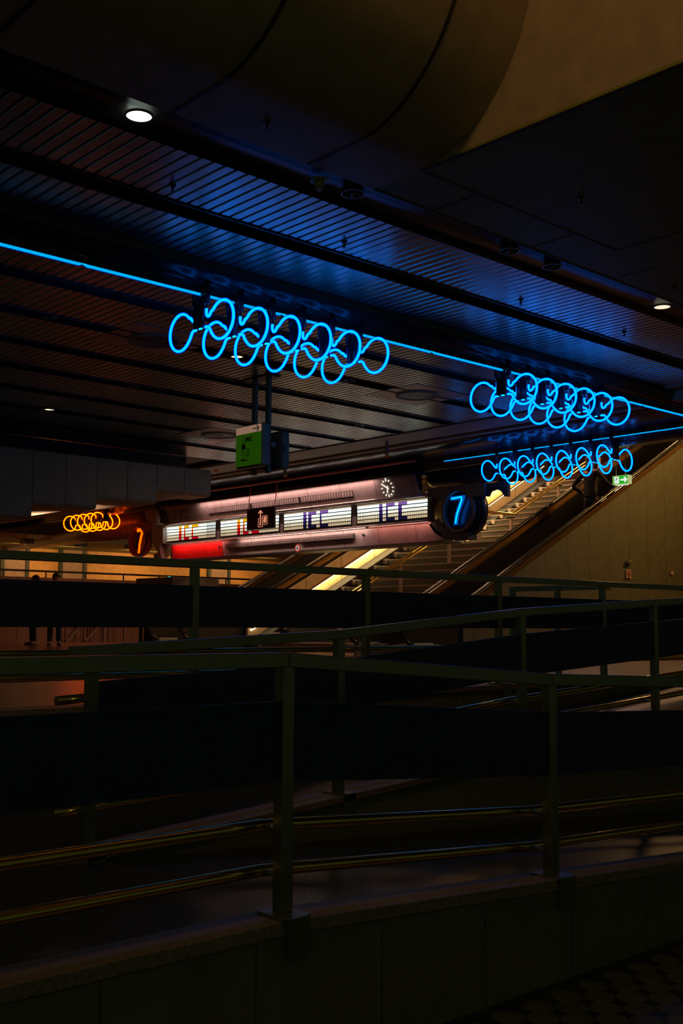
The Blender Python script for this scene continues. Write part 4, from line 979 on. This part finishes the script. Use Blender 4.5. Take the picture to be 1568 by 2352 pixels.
def person(loc, rz, label, H, arms, legs, hair, top, bottom, face=True, mask=False, fairlong=False, glasses=False):
    """local frame: faces +Y, x to the person's right; arms: [(elbow),(wrist)] for -x and +x sides"""
    t = thing('person', loc, label, 'person'); t.rotation_euler = (0, 0, rz); s = H / 1.75
    V = [(0, 0, .95), (0, 0, 1.10), (0, .0, 1.28), (0, 0, 1.42), (0, 0, 1.50), (0, .01, 1.56), (0, .015, 1.64), (0, .01, 1.71)]
    Rr = [(.15, .11), (.135, .10), (.16, .11), (.13, .085), (.058, .056), (.062, .066), (.078, .092), (.062, .075)]
    E = [(i, i + 1) for i in range(7)]
    cloth = {'V': [(0, 0, .80), (0, 0, .94), (0, 0, 1.10), (0, 0, 1.28), (0, 0, 1.43)], 'R': [(.175, .135), (.17, .13), (.16, .12), (.175, .125), (.13, .09)], 'E': [(0, 1), (1, 2), (2, 3), (3, 4)]}
    hands = []
    for sg, (el, wr, fd) in zip((-1, 1), arms):
        sh = (sg * .19, 0, 1.40); b = len(V); fdv = Vector(fd).normalized()
        V += [sh, el, wr]; Rr += [(.05, .05), (.037, .037), (.026, .024)]; E += [(3, b), (b, b + 1), (b + 1, b + 2)]
        palm = Vector(wr) + fdv * .07; V.append(tuple(palm)); Rr.append((.034, .018)); E.append((b + 2, b + 3))
        side = fdv.cross(Vector((0, 1, 0.3))).normalized() if abs(fdv.y) < .8 else fdv.cross(Vector((1, 0, 0))).normalized()
        curl = fdv.cross(side).normalized() * (.35)
        for q, ln in enumerate((.066, .075, .07, .055)):
            o_ = side * ((q - 1.5) * .019); p1 = palm + o_ + fdv * .03; p2 = p1 + (fdv + curl).normalized() * ln * .55; p3 = p2 + (fdv + curl * 2.4).normalized() * ln * .5
            n_ = len(V); V += [tuple(p1), tuple(p2), tuple(p3)]; Rr += [.009, .0085, .0075]; E += [(b + 3, n_), (n_, n_ + 1), (n_ + 1, n_ + 2)]
        n_ = len(V); p1 = Vector(wr) + fdv * .035 - side * .032; p2 = p1 + (fdv * .6 - side).normalized() * .035
        V += [tuple(p1), tuple(p2)]; Rr += [.0105, .009]; E += [(b + 2, n_), (n_, n_ + 1)]
        c = len(cloth['V']); cloth['V'] += [(sg * .18, 0, 1.40), el, tuple(Vector(el) + (Vector(wr) - Vector(el)) * .92)]; cloth['R'] += [(.075, .07), (.056, .056), (.045, .043)]; cloth['E'] += [(4, c), (c, c + 1), (c + 1, c + 2)]
    tr = {'V': [(0, 0, .93), (0, 0, .84)], 'R': [(.155, .115), (.15, .115)], 'E': [(0, 1)]}
    for sg, (kn, an, to) in zip((-1, 1), legs):
        hp = (sg * .095, 0, .90); b = len(V); V += [hp, kn, an, to]; Rr += [(.085, .085), (.056, .058), (.037, .04), (.038, .028)]; E += [(0, b), (b, b + 1), (b + 1, b + 2), (b + 2, b + 3)]
        c = len(tr['V']); tr['V'] += [(sg * .09, 0, .74), kn, tuple(Vector(an) + Vector((0, 0, -.015)))]; tr['R'] += [(.105, .105), (.078, .078), (.062, .065)]; tr['E'] += [(1, c), (c, c + 1), (c + 1, c + 2)]
    sc_ = lambda L: [tuple(Vector(v) * s) for v in L]
    body = skinmesh('body', sc_(V), E, [(r_[0] * s, r_[1] * s) if isinstance(r_, tuple) else r_ * s for r_ in Rr], 'skin', t)
    skinmesh('jacket' if top == 'suit' else 'shirt', sc_(cloth['V']), cloth['E'], cloth['R'], top, t)
    skinmesh('trousers', sc_(tr['V']), tr['E'], tr['R'], bottom, t)
    for sg, (kn, an, to) in zip((-1, 1), legs):
        a = Vector(an) * s; b = Vector(to) * s
        MB_ = MB(); d = (b - a); d.z = 0; d.normalize()
        pts = [a - d * .07, a + d * .0, a + d * .09, a + d * .19]; zb = min(a.z, b.z) - .05
        mb = MB(); mb.tube([(p.x, p.y, zb + .03) for p in pts], [.034, .044, .046, .026], 12)
        me = bpy.data.meshes.new('shoe'); me.from_pydata(mb.v, [], mb.f); o = bpy.data.objects.new('shoe', me); COL.objects.link(o); o.parent = t; me.materials.append(M['shoe'])
        for p in me.polygons: p.use_smooth = True
        mb = MB(); mb.tube([(p.x, p.y, zb) for p in pts], [.036, .047, .049, .028], 12)
        me = bpy.data.meshes.new('shoe_sole'); me.from_pydata([(v[0], v[1], zb - .012 + (v[2] - zb) * .25) for v in mb.v], [], mb.f); o2 = bpy.data.objects.new('shoe_sole', me); COL.objects.link(o2); o2.parent = o; me.materials.append(M['sole'])
    # face
    hz = 1.645 * s
    if face:
        for q in (-1, 1):
            ellipsoid('eye', (q * .030 * s, .098 * s, hz + .012), (.012, .008, .008), 'white', t, seg=10)
            ellipsoid('ear', (q * .082 * s, .0, hz), (.010, .018, .030), 'skin', t, seg=10)
        ellipsoid('nose', (0, .112 * s, hz - .012), (.012, .018, .022), 'skin', t, seg=10)
        if not mask: ellipsoid('mouth', (0, .098 * s, hz - .052), (.024, .008, .006), 'redcloth', t, seg=10)
    if mask: ellipsoid('face_mask', (0, .035 * s, hz - .045), (.080, .088, .060), 'mask', t, cut=lambda p: p[1] < .03)
    if glasses:
        mb = MB()
        for q in (-1, 1): mb.tube([(q * .034 + .026 * cos(k_ * pi / 6), .108, hz + .014 + .018 * sin(k_ * pi / 6)) for k_ in range(12)], .003, 6, closed=True)
        mb.tube([(-.01, .112, hz + .014), (.01, .112, hz + .014)], .003, 6)
        me = bpy.data.meshes.new('glasses'); me.from_pydata(mb.v, [], mb.f); o = bpy.data.objects.new('glasses', me); COL.objects.link(o); o.parent = t; me.materials.append(M['black'])
    ellipsoid('hair', (0, -.012, hz + .035), (.094, .108, .105), hair, t, cut=lambda p: p[1] > .045 and p[2] < hz + .07 or p[2] < hz - .05)
    if fairlong:
        ellipsoid('hair', (0.01, -.05, hz - .07), (.098, .070, .17), hair, t)
    return t
ARM_HANG = [((-.235, .0, 1.12), (-.245, .05, .88), (0, .1, -1)), ((.235, .0, 1.12), (.245, .05, .88), (0, .1, -1))]
LEG = [((-.10, .02, .50), (-.11, .0, .09), (-.13, .10, .05)), ((.10, .02, .50), (.11, .0, .09), (.13, .10, .05))]
# person on the escalator, seen from behind, left hand on hip, right hand on the rail
pe_z = .51 * 19.6 - 6.45
pp_ = on(1356, 1120, y=13.55)
px_ = pp_.x; pz_ = .51 * px_ - 6.47
person((px_, 13.55, pz_), R(-90) + 0.0, 'person riding the right escalator, seen from behind in a dark jacket, fair hair', 1.72,
       [((-.40, -.10, 1.12), (-.20, .02, .97), (.6, .6, -.35)), ((.36, .08, 1.14), (.50, .26, 1.02), (.3, .9, -.2))],
       [((-.10, .03, .50), (-.10, -.02, .09), (-.11, .10, .05)), ((.10, .16, .60), (.10, .16, .21), (.11, .28, .17))], 'hairfair', 'suit', 'suit', face=True, fairlong=True)
f1_ = on(124, 1483, z=1.12); f2_ = on(76, 1482, z=1.12)
look = math.atan2(-f1_.y, -f1_.x) - pi / 2
hscale = lambda py, f: (on(124, py, y=f.y).z - 1.12)
H1 = hscale(1318, f1_); H2 = hscale(1325, f2_) * 1.0
person((f1_.x, f1_.y, 1.12), look, 'person standing far left facing the camera, yellow face mask, glasses, dark clothes', max(1.5, min(H1, 1.95)), ARM_HANG, LEG, 'hairdark', 'suit', 'jeans', mask=True, glasses=True)
person((f2_.x, f2_.y, 1.12), look - 1.3, 'person standing leftmost, turned away, dark hair and red-lit face', max(1.45, min(H2, 1.9)), ARM_HANG, LEG, 'hairdark', 'suit', 'jeans')
print('people', H1, H2, f1_, f2_, px_, pz_)
